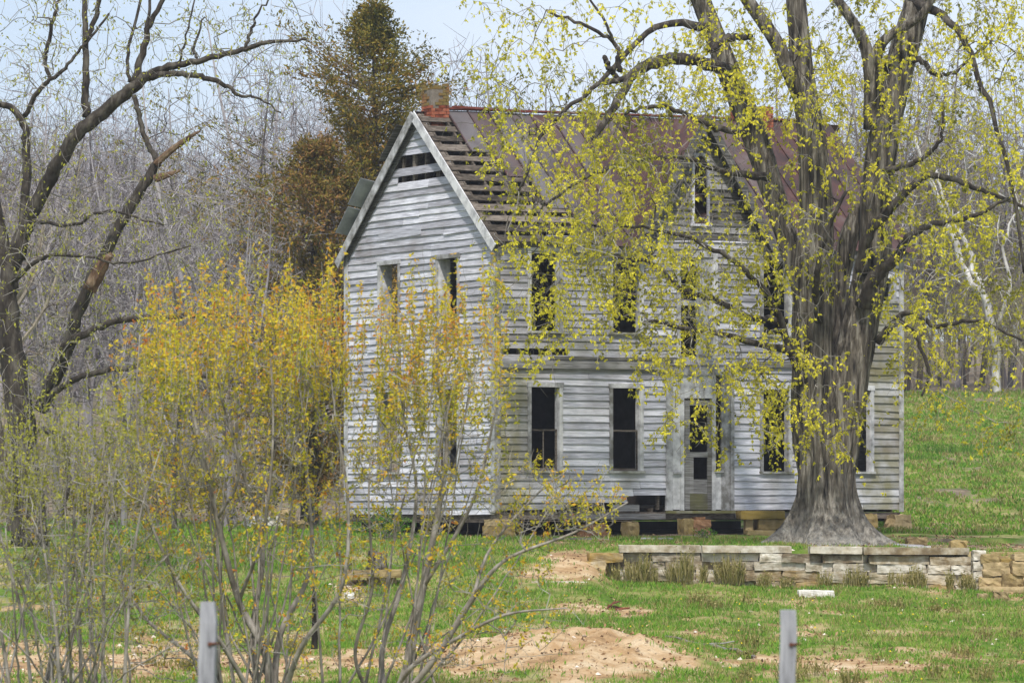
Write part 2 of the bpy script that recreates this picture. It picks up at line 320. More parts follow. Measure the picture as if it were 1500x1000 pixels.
for (a, c) in ((2.3, 5.98), (6.35, 9.72)):
    x = a
    while x < c-.1:
        wd = min(random.uniform(1.1, 2.0), c-x)
        if c-x-wd < .6: wd = c-x
        b = MB(); rock(b, (x+wd/2, wallY(x)+.15, -.93-.018*max(0, x-5)+random.uniform(-.008, .008)), (wd*1.0, .6, .15), 0, .07, 8, moss=.35, tilt=.004, rd=.02)
        b.build('capstone', M['stone'], wl, origin=org); x += wd
b = MB()
for k in range(4): rock(b, (9.9, 72.45, -1.72+k*.22), (.28, .4, .21), 0, .08, 4)
b.build('end_pillar', M['stone'], wl, origin=org)
b = MB(); rock(b, (2.0, 73.35, -1.12), (.75, .5, .2), .1, .12, 4, moss=.8); rock(b, (1.75, 73.3, -1.35), (.6, .5, .3), -.2, .12, 4, moss=.8); b.build('broken_end', M['stone'], wl, origin=org)
st = empty('stone_steps', (10.5, 72.6, -1.6), 'mossy sandstone steps and blocks at the right end of the retaining wall', 'steps')
so = (10.5, 72.6, -1.6)
for (c, s, m_) in (((10.5, 72.5, -1.78), (1.3, .9, .14), .2), ((10.35, 72.8, -1.55), (.5, .5, .24), .6), ((10.78, 72.7, -1.38), (.85, .5, .5), .9), ((10.15, 73.2, -1.32), (.5, .4, .3), .4), ((10.45, 73.5, -1.07), (1.1, .6, .14), .5)):
    b = MB(); rock(b, c, s, 0, .08, 4, moss=m_); b.build('stone_block', M['sand'], st, origin=so)
b = MB()
for (x_, z_, w_, h_) in ((10.12, -1.66, .5, .3), (10.6, -1.62, .5, .34), (11.15, -1.66, .7, .3), (10.25, -1.36, .6, .3), (10.85, -1.32, .6, .3), (11.4, -1.34, .5, .3), (10.1, -1.12, .4, .2), (10.95, -1.1, .7, .14)): rock(b, (x_, wallY(x_)+.12, z_), (w_, .6, h_), 0, .1, 5, moss=random.choice((0, .2, .45)))
b.build('side_wall', M['sand'], st, origin=so)
def stone(name, c, s, m, label, cat='stone', rz=0, rough=.12, moss=.2, sub=4, tilt=0, group=None):
    b = MB(); rock(b, (0, 0, 0), s, rz, rough, sub, moss=moss, tilt=tilt); o = b.build(name, M[m]); o.location = c; return tag(o, label, cat, group)
stone('rock', (8.72*.72, 70.5, -1.83), (.75, .4, .16), 'paintrock', 'flat whitish rock lying on the grass in front of the wall')
stone('rock', (10.05, 70.2, -1.9), (.3, .3, .26), 'sand', 'rounded tan rock at the foot of the steps', moss=0)
stone('rock', (9.7, 70.5, -1.9), (.2, .2, .16), 'sand', 'small pinkish rock beside the rounded tan rock', moss=0)
stone('rock', (9.0, 76.0, -.82), (.45, .4, .22), 'sand', 'squat rock at the end of the loose boards')
stone('rock', (9.75, 74.6, -.98), (.38, .35, .42), 'sand', 'mossy standing block between the loose boards and the steps', moss=.7)
stone('rock', (.98, 70.5, -1.62), (1.2, .5, .12), 'stone', 'thin flat slab sunk in the dirt left of the wall', moss=.1)
stone('rock', (5.0, 60.3, -2.42), (.4, .3, .14), 'stone', 'half buried stone in the grass right of the fallen branch', moss=.1)
stone('rock', (-3.22, 67.5, -1.78), (.2, .16, .12), 'paintrock', 'small white stone left of the stump slab')
stone('rock', (-2.6, 58, -2.48), (.26, .2, .09), 'paintrock', 'small pale stone on the bare earth under the thicket')
stone('rock', (-6.3, 55, -2.62), (.5, .3, .1), 'paintrock', 'pale flat stone in the red soil at the lower left')

# ------------------------------------------------------------------ house
HA = 35
HO = (-.384, 80, 0)
house = empty('farmhouse', HO, 'abandoned two storey grey clapboard farmhouse with broken tin roof', 'house', rz=R(HA))
UL, VW, EV, RG = 12.6, 6.53, 6.22, 9.45
def warp(V):
    z = V[:, 2]; V[:, 2] = np.where(z > 0, z*(1+.0042*V[:, 0]+.0015*np.sin(V[:, 0]*1.3)), z); return V
def hb(mb, name, m, parent=None, **k): return mb.build(name, M[m], parent or house, warp=warp, **k)
FW = [(1.4, .82), (3.8, .82), (8.45, .82)]
win_front = [(c-w_/2, c+w_/2, 4.1, 5.98) for c, w_ in FW]+[(c-w_/2, c+w_/2, .82, 2.78) for c, w_ in FW+[(11.15, .8)]]+[(11.95, 12.3, 4.95, 5.5)]
door_bay = (5.2, 7.0, -.02, 3.05); updoor = (5.45, 6.45, 3.55, 5.95)
arch = (5.86, 6.26, 6.7, 8.35)
win_gable = [(4.53-.41, 4.53+.41, 4.15, 5.9), (1.95-.41, 1.95+.41, 4.15, 5.9), (4.53-.41, 4.53+.41, .82, 2.78), (1.95-.41, 1.95+.41, .82, 2.78)]
CG = 6.06; CW = 2.05; CZ = 9.2   # cross gable centre, half width, apex
def clap(name, m, to3, lim, z0, z1, openings, missing=lambda a, z: False, mossf=lambda a, z: 0, paint=lambda a, z: 0, exp=.172, seed=1):
    rs = random.Random(seed); mb = MB(True); z = z0; row = 0
    while z < z1-.02:
        zt = min(z+exp+.025, z1+.03); a0, a1 = lim(z+exp*.5)
        iv = [(a0, a1)]
        for (o0, o1, oz0, oz1) in openings:
            if z+exp*.5 > oz0-.02 and z+exp*.5 < oz1+.02:
                iv = [p for (s, e) in iv for p in ((s, min(e, o0-.02)), (max(s, o1+.02), e)) if p[1]-p[0] > .03]
        for (s, e) in iv:
            a = s
            while a < e-.01:
                ln = min(rs.uniform(1.2, 4.2), e-a)
                if e-a-ln < .3: ln = e-a
                c = a+ln/2
                if not missing(c, z) :
                    j0, j1 = rs.gauss(0, .006), rs.gauss(0, .006); k0, k1 = .042+abs(rs.gauss(0, .007)), .042+abs(rs.gauss(0, .007))
                    if rs.random() < .05: j1 -= .03; k1 += .02
                    nseg = max(1, int(ln/.5)); rn = rs.random()+paint(c, z); ph = rs.uniform(0, 6)
                    for q in range(nseg):
                        f0, f1 = q/nseg, (q+1)/nseg
                        A, B = a+ln*f0+(.003 if q == 0 else 0), a+ln*f1-(.003 if q == nseg-1 else 0)
                        w0 = .006*math.sin(ph+A*1.7); w1 = .006*math.sin(ph+B*1.7)
                        jj0 = j0+(j1-j0)*f0+w0; jj1 = j0+(j1-j0)*f1+w1; kk0 = k0+(k1-k0)*f0; kk1 = k0+(k1-k0)*f1
                        pts = [(A, kk0, z+jj0), (B, kk1, z+jj1), (B, kk1-.022, z+jj1), (A, kk0-.022, z+jj0), (A, .012, zt+jj0), (B, .012, zt+jj1), (B, -.008, zt+jj1), (A, -.008, zt+jj0)]
                        mb.hexa([to3(*p) for p in pts], rnd=rn, moss=[mossf(p[0], p[2]) for p in pts])
                a += ln
        z += exp; row += 1
    return hb(mb, name, m)
def mossf(u, z):
    v = 0
    if u < 1.9 and z < 3.2: v = .85*(1-sm(.6, 1.9, u))
    if u > 10.4 and z < 4.8: v = max(v, .75*sm(10.2, 11.4, u))
    if 3.1 < z < 4.0 and u < 6: v = max(v, .45)
    v = max(v, .5*(1-sm(-.1, .25, z)))
    for c in (1.4, 3.8, 8.45): v = max(v, .55*math.exp(-((u-c)/.75)**2-((z-.6)/.35)**2))
    return float(v)
fm = lambda u, z: (u < 1.45 and 3.42 < z < 3.6) or (2.0 < u < 5.0 and z < .12) or (u < 2.2 and z > 5.95)
front3 = lambda a, o, z: (a, -o, z)
gable3 = lambda a, o, z: (-o, a, z)
gab = lambda z: (0, VW) if z < EV else ((z-EV)/(RG-EV)*VW/2, VW-(z-EV)/(RG-EV)*VW/2)
dz_open = [(5.1, 7.1, -1, 3.1), updoor, arch]
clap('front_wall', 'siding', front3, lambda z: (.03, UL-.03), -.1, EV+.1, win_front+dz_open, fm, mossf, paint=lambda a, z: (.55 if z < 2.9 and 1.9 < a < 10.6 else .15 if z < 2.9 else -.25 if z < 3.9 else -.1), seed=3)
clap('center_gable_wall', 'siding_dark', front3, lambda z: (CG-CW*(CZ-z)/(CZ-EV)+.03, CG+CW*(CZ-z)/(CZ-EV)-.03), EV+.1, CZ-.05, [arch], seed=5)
gm = lambda a, z: (8.18 < z < 8.36 and 2.6 < a < 4.2) or (7.83 < z < 8.01 and 2.1 < a < 4.3)
gable_moss = lambda a, z: .3*(1-sm(-.1, .3, z))+(.45 if a < .35 and z < 4 else 0)
clap('gable_wall', 'siding', gable3, gab, -.22, RG-.12, win_gable, gm, gable_moss, paint=lambda a, z: .3 if z < 4.5 else .1, exp=.168, seed=8)
clap('rear_gable_wall', 'siding', lambda a, o, z: (UL+o, a, z), gab, -.1, RG-.12, [(4.1, 4.9, .82, 2.78), (1.6, 2.4, 4.1, 5.9)], seed=9)
clap('back_wall', 'siding', lambda a, o, z: (a, VW+o, z), lambda z: (.03, UL-.03), -.1, EV+.1, [(1.0, 1.9, 4.0, 6.0), (1.0, 1.9, .8, 2.8), (5.5, 6.4, 4.1, 5.9)], seed=10)
# torn replacement board on the gable
b = MB(); b.hexa([gable3(*p) for p in [(3.1, .06, 6.55), (5.0, .05, 6.5), (5.0, .03, 6.5), (3.1, .03, 6.55), (3.1, .05, 6.74), (5.0, .04, 6.69), (5.0, .02, 6.69), (3.1, .02, 6.74)]], rnd=.5); hb(b, 'patch_board', 'siding')
# studs, inner walls, floors
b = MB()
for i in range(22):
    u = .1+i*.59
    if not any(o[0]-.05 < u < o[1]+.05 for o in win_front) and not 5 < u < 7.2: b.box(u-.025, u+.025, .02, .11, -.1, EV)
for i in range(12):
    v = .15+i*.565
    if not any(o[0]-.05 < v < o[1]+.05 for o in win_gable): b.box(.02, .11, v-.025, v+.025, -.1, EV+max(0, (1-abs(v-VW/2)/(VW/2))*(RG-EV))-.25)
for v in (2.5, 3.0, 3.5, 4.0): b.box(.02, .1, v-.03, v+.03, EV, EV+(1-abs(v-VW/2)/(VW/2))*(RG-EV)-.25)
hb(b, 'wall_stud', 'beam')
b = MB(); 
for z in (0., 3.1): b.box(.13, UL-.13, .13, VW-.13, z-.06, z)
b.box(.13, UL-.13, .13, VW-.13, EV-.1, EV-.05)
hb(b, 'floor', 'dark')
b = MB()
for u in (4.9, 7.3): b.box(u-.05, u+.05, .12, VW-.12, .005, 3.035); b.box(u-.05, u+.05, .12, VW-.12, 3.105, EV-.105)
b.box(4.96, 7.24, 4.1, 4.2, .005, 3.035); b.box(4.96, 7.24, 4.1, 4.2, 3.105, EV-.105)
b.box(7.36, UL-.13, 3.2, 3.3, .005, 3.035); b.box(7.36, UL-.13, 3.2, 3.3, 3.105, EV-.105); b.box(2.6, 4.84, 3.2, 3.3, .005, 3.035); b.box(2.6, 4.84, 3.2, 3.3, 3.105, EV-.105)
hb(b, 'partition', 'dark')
# corner boards
for (x0, x1, y0, y1, ms) in ((-.055, .1, -.06, -.035, .3), (-.06, -.036, -.034, .12, .25), (UL-.1, UL+.05, -.06, -.035, .4), (-.06, -.036, VW-.12, VW+.05, 0)):
    b = MB(); b.box(x0, x1, y0, y1, -.16, EV+.05, moss=ms); hb(b, 'corner_board', 'trim')
# windows
def window(o, to3, kind, gable=False):
    a0, a1, z0, z1 = o
    b = MB(); cw = .1 if not gable else .09
    def bx(mb, A0, A1, O0, O1, Z0, Z1, **k):
        P = [(A0,O0,Z0),(A1,O0,Z0),(A1,O1,Z0),(A0,O1,Z0),(A0,O0,Z1),(A1,O0,Z1),(A1,O1,Z1),(A0,O1,Z1)]; mb.hexa([to3(*p) for p in P], **k)
    bx(b, a0-cw, a0, .034, .062, z0, z1, moss=.2); bx(b, a1, a1+cw, .034, .062, z0, z1, moss=.2)
    bx(b, a0-cw-.02, a1+cw+.02, .034, .07, z1, z1+.11, moss=.1)
    bx(b, a0-.02, a0+.015, -.12, .033, z0, z1); bx(b, a1-.015, a1+.02, -.3 if gable else -.12, .033, z0, z1)
    f = hb(b, 'window', 'trim')
    s = MB(); bx(s, a0-cw-.03, a1+cw+.03, -.1, .1, z0-.055, z0-.002, moss=.5); o_ = hb(s, 'sill', 'trim', f)
    if kind:
        s = MB(); zm = (z0+z1)/2-.05; e = .02
        if kind in (1, 2):
            bx(s, a0+e, a1-e, -.06, -.025, zm, zm+.045); bx(s, a0+e, a1-e, -.06, -.025, z0+.003, z0+.06); bx(s, a0+e, a0+e+.035, -.06, -.026, z0+.06, zm); bx(s, a1-e-.035, a1-e, -.06, -.026, z0+.06, zm)
        if kind == 2: bx(s, (a0+a1)/2-.012, (a0+a1)/2+.012, -.055, -.03, z0+.06, zm)
        if kind == 3: bx(s, a0+e, a1-e, -.06, -.025, zm, zm+.045); bx(s, a0+e, a0+e+.035, -.06, -.026, zm+.05, z1)
        hb(s, 'sash', 'beam', f)
    return f
for i, o in enumerate(win_front): window(o, front3, [0, 3, 0, 2, 1, 0, 0, 0][i])
for i, o in enumerate(win_gable): window(o, gable3, [0, 0, 0, 1][i], True)
# arched attic window
b = MB(); cx = (arch[0]+arch[1])/2; rad = .2; zc = 8.12
for k in range(10):
    t0, t1 = math.pi*k/10, math.pi*(k+1)/10
    P = [(cx+math.cos(t)*r_, o_, zc+math.sin(t)*r_) for o_ in (.05, .08) for (t, r_) in ((t0, rad), (t1, rad), (t1, rad+.07), (t0, rad+.07))]
    b.hexa([front3(*P[i]) for i in (4,5,6,7,0,1,2,3)])
for sgn in (-1, 1):
    x = cx+sgn*(rad+.035); b.box(x-.035, x+.035, -.08, -.034, 6.7, zc)
    q = [(cx+sgn*math.cos(t)*rad, zc+math.sin(t)*rad) for t in np.linspace(0, math.pi/2, 6)]
    for i in range(5):   # spandrels closing the square opening above the arch
        (xa, za), (xb, zb) = q[i], q[i+1]
        b.hexa([(xa,-.03,za),(xb,-.03,zb),(xb,-.01,zb),(xa,-.01,za),(xa,-.03,8.42),(xb-.0001*sgn,-.03,8.42),(xb-.0001*sgn,-.01,8.42),(xa,-.01,8.42)])
b.box(cx-.32, cx+.32, -.1, .05, 6.64, 6.695)
hb(b, 'arched_window', 'siding')
# entrance: boards, sidelights, screen door
en = MB(); 
for (u0, u1, dep) in ((5.0, 5.2, .07), (5.44, 5.56, .05), (6.42, 6.54, .05), (6.72, 6.98, .045), (6.99, 7.1, .075)): en.box(u0, u1, -dep, -.005, -.12, 3.1, moss=.1)
en.box(5.0, 7.1, -.09, -.0, 3.1, 3.28); en.box(5.2, 5.44, -.035, -.006, -.1, .75); en.box(6.54, 6.72, -.035, -.006, -.1, .78); en.box(6.5, 6.76, -.1, -.004, .785, .84); en.box(5.2, 5.46, -.09, -.004, .75, .8)
en.box(5.2, 5.44, -.04, -.006, .8, 3.1); en.box(5.0, 7.1, -.14, -.03, -.19, -.125, moss=.9); en.box(5.56, 6.42, -.05, -.006, 2.55, 3.1)
ef = hb(en, 'entrance', 'trim')
d = MB(); 
for (u0, u1, z0, z1) in ((5.58, 5.72, -.1, 2.5), (6.27, 6.4, -.1, 2.5), (5.72, 6.27, 2.38, 2.5), (5.72, 6.27, 1.15, 1.27), (5.72, 6.27, -.1, .28)): d.box(u0, u1, -.06, -.03, z0, z1, moss=.6 if z0 < 0 and u0 == 5.72 else .25)
d.box(5.72, 5.84, -.055, -.035, .28, 1.15, moss=.3); dd = hb(d, 'screen_door', 'siding_dark')
d = MB(); d.box(5.84, 6.27, -.05, -.045, .28, .62); hb(d, 'door_panel', 'siding_dark', dd)
u_ = MB(); a0, a1, z0, z1 = updoor
for (u0, u1, y, Z0, Z1) in ((a0-.12, a0, .06, z0-.05, z1+.05), (a1, a1+.14, .06, z0-.05, z1+.05), (a0, a1, .06, z1-.05, z1+.1), (a0+.5, a1, .03, z0, z1-.06), (a0, a0+.5, .035, 4.75, 4.87)): u_.box(u0, u1, -y, -.003, Z0, Z1)
hb(u_, 'upper_doorway', 'trim')
# old porch ledger, nailers, sill beam, joist ends
for a_ in ((.1, 5.0, -.1, -.04, 3.22, 3.4), (1.5, 5.2, -.085, -.04, 3.43, 3.5), (7.2, 11, -.09, -.04, 3.3, 3.45)): b = MB(); b.box(*a_, moss=.3); hb(b, 'porch_ledger', 'siding_dark')
b = MB(); b.box(-.0, UL, .02, .2, -.33, -.17); b.box(.0, .2, .2, VW, -.4, -.24); b.box(UL-.2, UL, .2, VW, -.4, -.2); b.box(0.2, UL-.2, VW-.2, VW, -.4, -.2); hb(b, 'sill_beam', 'beam')
b = MB()
for i in range(26):
    u = .3+i*.48
    b.box(u-.03, u+.03, .01, VW-.21, -.165, -.065)
hb(b, 'joist', 'beam')
for a_ in ((2.4, 5.0, -.03, -.004, -.33, -.2), (7.15, 9.6, -.035, -.004, -.3, -.19), (3.4, 4.2, -.03, -.004, -.14, .02)): b = MB(); b.box(*a_); hb(b, 'skirt_board', 'siding_dark')
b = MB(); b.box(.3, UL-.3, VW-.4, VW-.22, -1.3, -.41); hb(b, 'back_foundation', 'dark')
# roof
OV = .17; sl = (RG-EV)/(VW/2)
def RP(u, v, off=0):  # on front slope, v from -OV to VW/2 ; off = normal offset
    n = math.hypot(sl, 1); return (u, v-off*sl/n, EV+.02+v*sl+off/n)
def RB(u, v, off=0): x, y, z = RP(u, v, off); return (x, VW-y, z)
def slab(mb, fn, u0, u1, v0, v1, o0, o1, **k):
    P = [fn(u0,v0,o0), fn(u1,v0,o0), fn(u1,v1,o0), fn(u0,v1,o0), fn(u0,v0,o1), fn(u1,v0,o1), fn(u1,v1,o1), fn(u0,v1,o1)]; mb.hexa(P, **k)
ROOF = MB()
bot = {0: 2.2, 1: 1.55, 2: .75, 3: .35}
u = .75; i = 0
while u < UL+.3:
    u1 = min(u+.62, UL+.34); v0 = bot.get(i, -OV-.02)
    c = (u+u1)/2
    if abs(c-CG) < CW+.1: v0 = .12
    slab(ROOF, RP, u+.004, u1-.004, v0, VW/2+.01, .095, .105, rnd=random.random(), moss=(.8, .55, .9, .7, .4, .6, .2)[i] if i < 7 else random.choice((0, .1, .3, .5)))
    slab(ROOF, RP, u-.018, u+.018, v0, VW/2+.01, .106, .14, rnd=.4, moss=.3 if i < 5 else 0)
    u = u1; i += 1
rf = hb(ROOF, 'roof', 'metal')
b = MB()
for k in range(15):
    v = -OV+.05+k*.26
    if v > VW/2-.08: break
    a = -.16; 
    slab(b, RP, a+random.uniform(0, .04), min(4.1, 4.1)+random.uniform(-.5, 0), v, v+.15+random.uniform(-.03, .03), .062, .088, rnd=random.random())
    slab(b, RP, 8.4, UL+.25, v, v+.16, .062, .088)
for k in range(14):
    v = -OV+.05+k*.26
    if v < VW/2-.08: slab(b, RB, -.16, UL+.25, v, v+.16, .062, .088)
tag(hb(b, 'lath', 'beam', rf), 'bare roof laths with gaps between them')
b = MB()
for k in range(22):
    u = .05+k*.6
    slab(b, RP, u-.03, u+.03, (-OV+.02 if abs(u-CG) > CW+.1 else .15), VW/2-.02, -.1, .058); slab(b, RB, u-.03, u+.03, -OV+.02, VW/2-.02, -.1, .058)
hb(b, 'rafter', 'beam', rf)
b = MB(); u = -.17
while u < UL+.3:
    u1 = u+.62; slab(b, RB, u+.004, u1-.004, (-OV if u > 1 else random.choice((.4, 1.2))), VW/2, .095, .105); u = u1
hb(b, 'rear_slope', 'metal', rf)
b = MB(); b.beam((.8, VW/2, RG+.16), (UL+.3, VW/2, RG+.16), .26, .04); b.beam((.95, VW/2-.08, RG+.2), (3.2, VW/2-.1, RG+.16), .12, .05); hb(b, 'ridge_cap', 'red', rf)
# torn tin sheets beyond the far rake
for (v0, v1, du, lift, mm) in ((.35, .95, -.42, .2, 'tin'), (1.0, 1.6, -.46, .22, 'tin'), (2.1, 2.9, -.32, .08, 'siding_dark')):
    b = MB(); P = []
    for o_ in (0, .012):
        for (uu, vv, oo) in ((du, v0, .1+lift), (.2, v0, .1), (.2, v1, .1), (du, v1, .12+lift)): P.append(RB(uu, vv, oo+o_))
    b.hexa(P); hb(b, 'torn_sheet', mm, rf)
# rake boards and soffits
for fn, nm in ((RP, 'front'), (RB, 'rear')):
    b = MB(); slab(b, fn, -.2, -.17, -OV-.04, VW/2+.0, -.13, .09, rnd=.9 if nm == 'front' else .3); hb(b, 'rake_board', 'trim', rf)
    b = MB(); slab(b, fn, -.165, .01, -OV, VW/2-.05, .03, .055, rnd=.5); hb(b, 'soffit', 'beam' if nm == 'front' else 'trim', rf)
    b = MB(); slab(b, fn, -.06, -.04, -OV+.0, VW/2-.02, -.2, .02, rnd=.2); hb(b, 'frieze', 'siding_dark', rf)
    b = MB(); slab(b, fn, UL+.3, UL+.33, -OV-.05, VW/2, -.14, .1); hb(b, 'rake_board', 'trim', rf)
# eave fascia (front), broken round the centre gable
for (u0, u1) in ((2.2, CG-CW-.15), (CG+CW+.15, UL+.25)): 
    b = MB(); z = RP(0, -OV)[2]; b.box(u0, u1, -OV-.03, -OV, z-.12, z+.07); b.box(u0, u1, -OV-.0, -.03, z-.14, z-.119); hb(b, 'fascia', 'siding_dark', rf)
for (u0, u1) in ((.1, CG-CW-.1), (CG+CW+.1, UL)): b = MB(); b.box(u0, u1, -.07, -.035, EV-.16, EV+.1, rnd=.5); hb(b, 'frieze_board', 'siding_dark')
# cross gable roof
cs = (CZ-EV)/CW
def XP(sgn): 
    n = math.hypot(cs, 1)
    return lambda d_, v, off=0: (CG+sgn*(d_+off*cs/n), v, CZ+.02-d_*cs+off/n)
for sgn in (-1, 1):
    fn = XP(sgn); b = MB()
    def q(d0, d1, va0, va1, o0, o1, mb, **k):
        P = []
        for o_ in (o0, o1):
            for (dd, vv) in ((d0, va0), (d0, va1[0]), (d1, va1[1]), (d1, va0)): P.append(fn(dd, vv, o_))
        mb.hexa(P, **k)
    vend = lambda d_: max(.2, (CZ-d_*cs-EV)/sl+.05)
    n_ = 4
    for k in range(n_):
        d0 = (CW+.25)*k/n_; d1 = (CW+.25)*(k+1)/n_
        q(d0, d1, -.32, (vend(d0), vend(d1)), .08, .09, b, moss=.0)
    hb(b, 'cross_gable_roof', 'metal', rf)
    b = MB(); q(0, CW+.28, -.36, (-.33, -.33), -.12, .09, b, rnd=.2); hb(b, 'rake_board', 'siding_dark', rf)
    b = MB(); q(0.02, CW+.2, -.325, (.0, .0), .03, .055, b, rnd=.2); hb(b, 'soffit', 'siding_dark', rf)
# chimneys
def chimney(u0, u1, v0, v1, z0, z1, label, ragged, mossz, mf):
    core = MB(); core.box(u0+.02, u1-.02, v0+.02, v1-.02, z0, z1-.12); ch = hb(core, 'chimney', 'mortar', rf); ch['label'] = label
    b = MB(); z = z0; r = 0
    while z < z1:
        top = z > z1-ragged
        for side in range(4):
            L0, L1 = (u0, u1) if side % 2 == 0 else (v0, v1)
            a = L0-(.1 if r % 2 else 0)
            while a < L1:
                s, e = max(a, L0), min(a+.21, L1)
                if e-s > .03 and not (top and (s-L0)/(L1-L0) < .55*(z-(z1-ragged))/ragged+random.uniform(-.1, .1)):
                    o_ = random.uniform(-.004, .008)
                    if side == 0: c_ = (s+.005, e-.005, v0-o_, v0+.06)
                    if side == 2: c_ = (s+.005, e-.005, v1-.06, v1+o_)
                    if side == 1: c_ = (u0-o_, u0+.06, s+.066, e-.066) if False else (u0-o_-.004, u0+.055, s+.004, e-.004)
                    if side == 3: c_ = (u1-.055, u1+o_+.004, s+.004, e-.004)
                    b.box(*c_, z, z+.065, moss=mf if z > mossz else .05)
                a += .22
        z += .075; r += 1
    if ragged:
        for k in range(5): b.box(u0+random.uniform(.05,.15), u1-.12, v0+.1, v1-.1, z1-.1-.05*k, z1-.06-.05*k, moss=mf)
    hb(b, 'brick', 'brick', ch)
chimney(.22, .74, VW/2-.22, VW/2+.22, RG-.3, RG+.72, 'crumbling mossy brick chimney stub', .6, RG+.18, 1.0)
chimney(9.9, 10.75, VW/2-.4, VW/2+.35, RG-.4, RG+.4, 'red brick chimney', 0, 99, 0)

# stone piers under the house (each its own stack)
def hw(u, v, z): p = Matrix.Rotation(R(HA), 3, 'Z') @ Vector((u, v, 0)); return np.array((HO[0]+p.x, HO[1]+p.y, z))
def pier(name, u, v, blocks, m, label, cat='stone pier'):
    base = hw(u, v, 0); gz = H(base[0], base[1]); t = empty(name, (base[0], base[1], gz), label, cat, rz=R(HA)); z = -.04
    for (w_, d_, h_) in blocks:
        b = MB(); rock(b, (random.uniform(-.03, .03), 0, z+h_/2), (w_, d_, h_), random.uniform(-.06, .06), .1, 4, moss=random.choice((.2, .7))); b.build('stone_block', M[m], t); z += h_-.01
pier('stone_pier', .18, .15, [(.55, .6, .32)]+[(.5, .55, .16)], 'sand', 'pale squared stone pier under the near corner of the house')
pier('stone_pier', 2.9, .1, [(.75, .4, .16), (.6, .4, .18)], 'redstone', 'low stack of flat brown stones under the front wall, left of the doorway')
pier('stone_pier', 3.75, -.25, [(.36, .3, .4)], 'sand', 'single squared stone under the second front window')
pier('stone_pier', 5.35, -.35, [(.3, .3, .42)], 'sand', 'upright mossy block standing left of the reddish pier by the doorway')
pier('stone_pier', 6.0, .0, [(.5, .4, .2), (.55, .4, .2), (.3, .3, .07)], 'redstone', 'stack of two reddish stones under the doorway')
pier('stone_pier', 11.6, .2, [(.5, .5, .44)], 'sand', 'dark squared stone block under the right end of the house')
pier('stone_pier', 12.4, -.1, [(.55, .5, .44)], 'sand', 'stone block under the far right corner')
b0 = hw(7.25, -.9, 0); gz = H(b0[0], b0[1])
sb = empty('stone_doorstep', (b0[0], b0[1], gz), 'long mossy sandstone doorstep slab propped on blocks right of the door', 'step', rz=R(10))
for (c, s, ms) in (((0, 0, .5), (1.15, .5, .2), 1.0), ((-.3, .02, .22), (.18, .25, .42), 0), ((.35, .1, .27), (.9, .5, .26), .6), ((1.0, .3, .3), (.9, .5, .25), .4), ((-.05, -.25, .05), (.8, .4, .16), .5), ((.85, -.2, .07), (1.0, .4, .2), .3)):
    b = MB(); rock(b, c, s, 0, .07, 4, moss=ms); b.build('stone_block', M['sand'], sb)
# crawl-space braces at the right corner
for (u0, v0, u1) in ((11.2, .3, 11.7), (11.9, .4, 11.6)):
    a = hw(u0, v0, -.62); c = hw(u1, v0, -.32); b = MB(); b.beam(a, c, .09, .09, up=(0, 1, 0)); tag(b.build('brace', M['beam'], origin=tuple(a)), 'slanting timber propped in the crawl space, ' + ('left' if u0 < 11.5 else 'right')+' one under the right corner', 'timber')
# loose boards beside the tree
for (p0, p1, w_, m_, lb) in (((1285, 788, 75.2), (1375, 806, 73.9), .12, 'beam', 'dark plank leaning down over the capstones right of the tree'),
                             ((1310, 791, 75.8), (1352, 787, 75.6), .16, 'siding', 'short pale board on the ground behind the dark plank'),
                             ((1318, 800, 74.9), (1362, 793, 75.2), .1, 'trim', 'light round-edged board beside the dark plank'),
                             ((805, 785, 77.5), (868, 783, 77.8), .08, 'siding_dark', 'thin grey board lying in the grass before the front wall'),
                             ((940, 782, 77.6), (985, 779, 77.9), .07, 'siding', 'pale narrow board lying below the crawl space by the doorway')):
    a = at(*p0); c = at(*p1)
    a[2] = H(a[0], a[1])+.06; c[2] = H(c[0], c[1])+(.06 if c[1] > wallY(c[0])+.5 else .1)
    b = MB(); b.beam(a, c, w_, .035); tag(b.build('board', M[m_], origin=tuple(a)), lb, 'board')

# rusty scrap, stump on slab, rubble
p = at(900, 880, 67); p[2] = H(p[0], p[1])
b = MB(); P = [(-.16,-.1,.02),(.14,-.12,.0),(.17,.1,.04),(-.12,.13,.1)]
b.hexa(P+[(x, y, z+.012) for x, y, z in P]); P = [(-.15,.0,.05),(.0,-.12,.13),(.13,.0,.17),(-.02,.12,.16)]; b.hexa(P+[(x+.01, y, z+.012) for x, y, z in P]); b.tube([(.1,0,.03),(.3,.02,.04)], .02, 5)
o = b.build('scrap_metal', M['rust']); o.location = p; tag(o, 'small crumpled piece of rusty metal on the bare patch of lawn', 'scrap')
stp = at(548, 826, 70); stp[2] = H(stp[0], stp[1])
stone('stone_slab', (stp[0], stp[1], stp[2]+.22), (1.15, .7, .16), 'sand', 'flat stone slab raised on the grass under the cut stump', 'slab', moss=.5)
stone('stone_block', (stp[0]+.15, stp[1]+.1, stp[2]+.05), (.6, .4, .3), 'sand', 'rough stone propping up the slab with the stump', 'stone', moss=.2)
b = MB(); b.tube([(0,0,0),(.01,0,.12),(0,.01,.26),(.02,0,.36)], [.24,.2,.19,.2], 14, lump=.05); o = b.build('tree_stump', M['bark'], smooth=True); o.location = (stp[0]+.05, stp[1]+.1, stp[2]+.29); tag(o, 'short brown stump standing on the flat stone slab', 'stump')
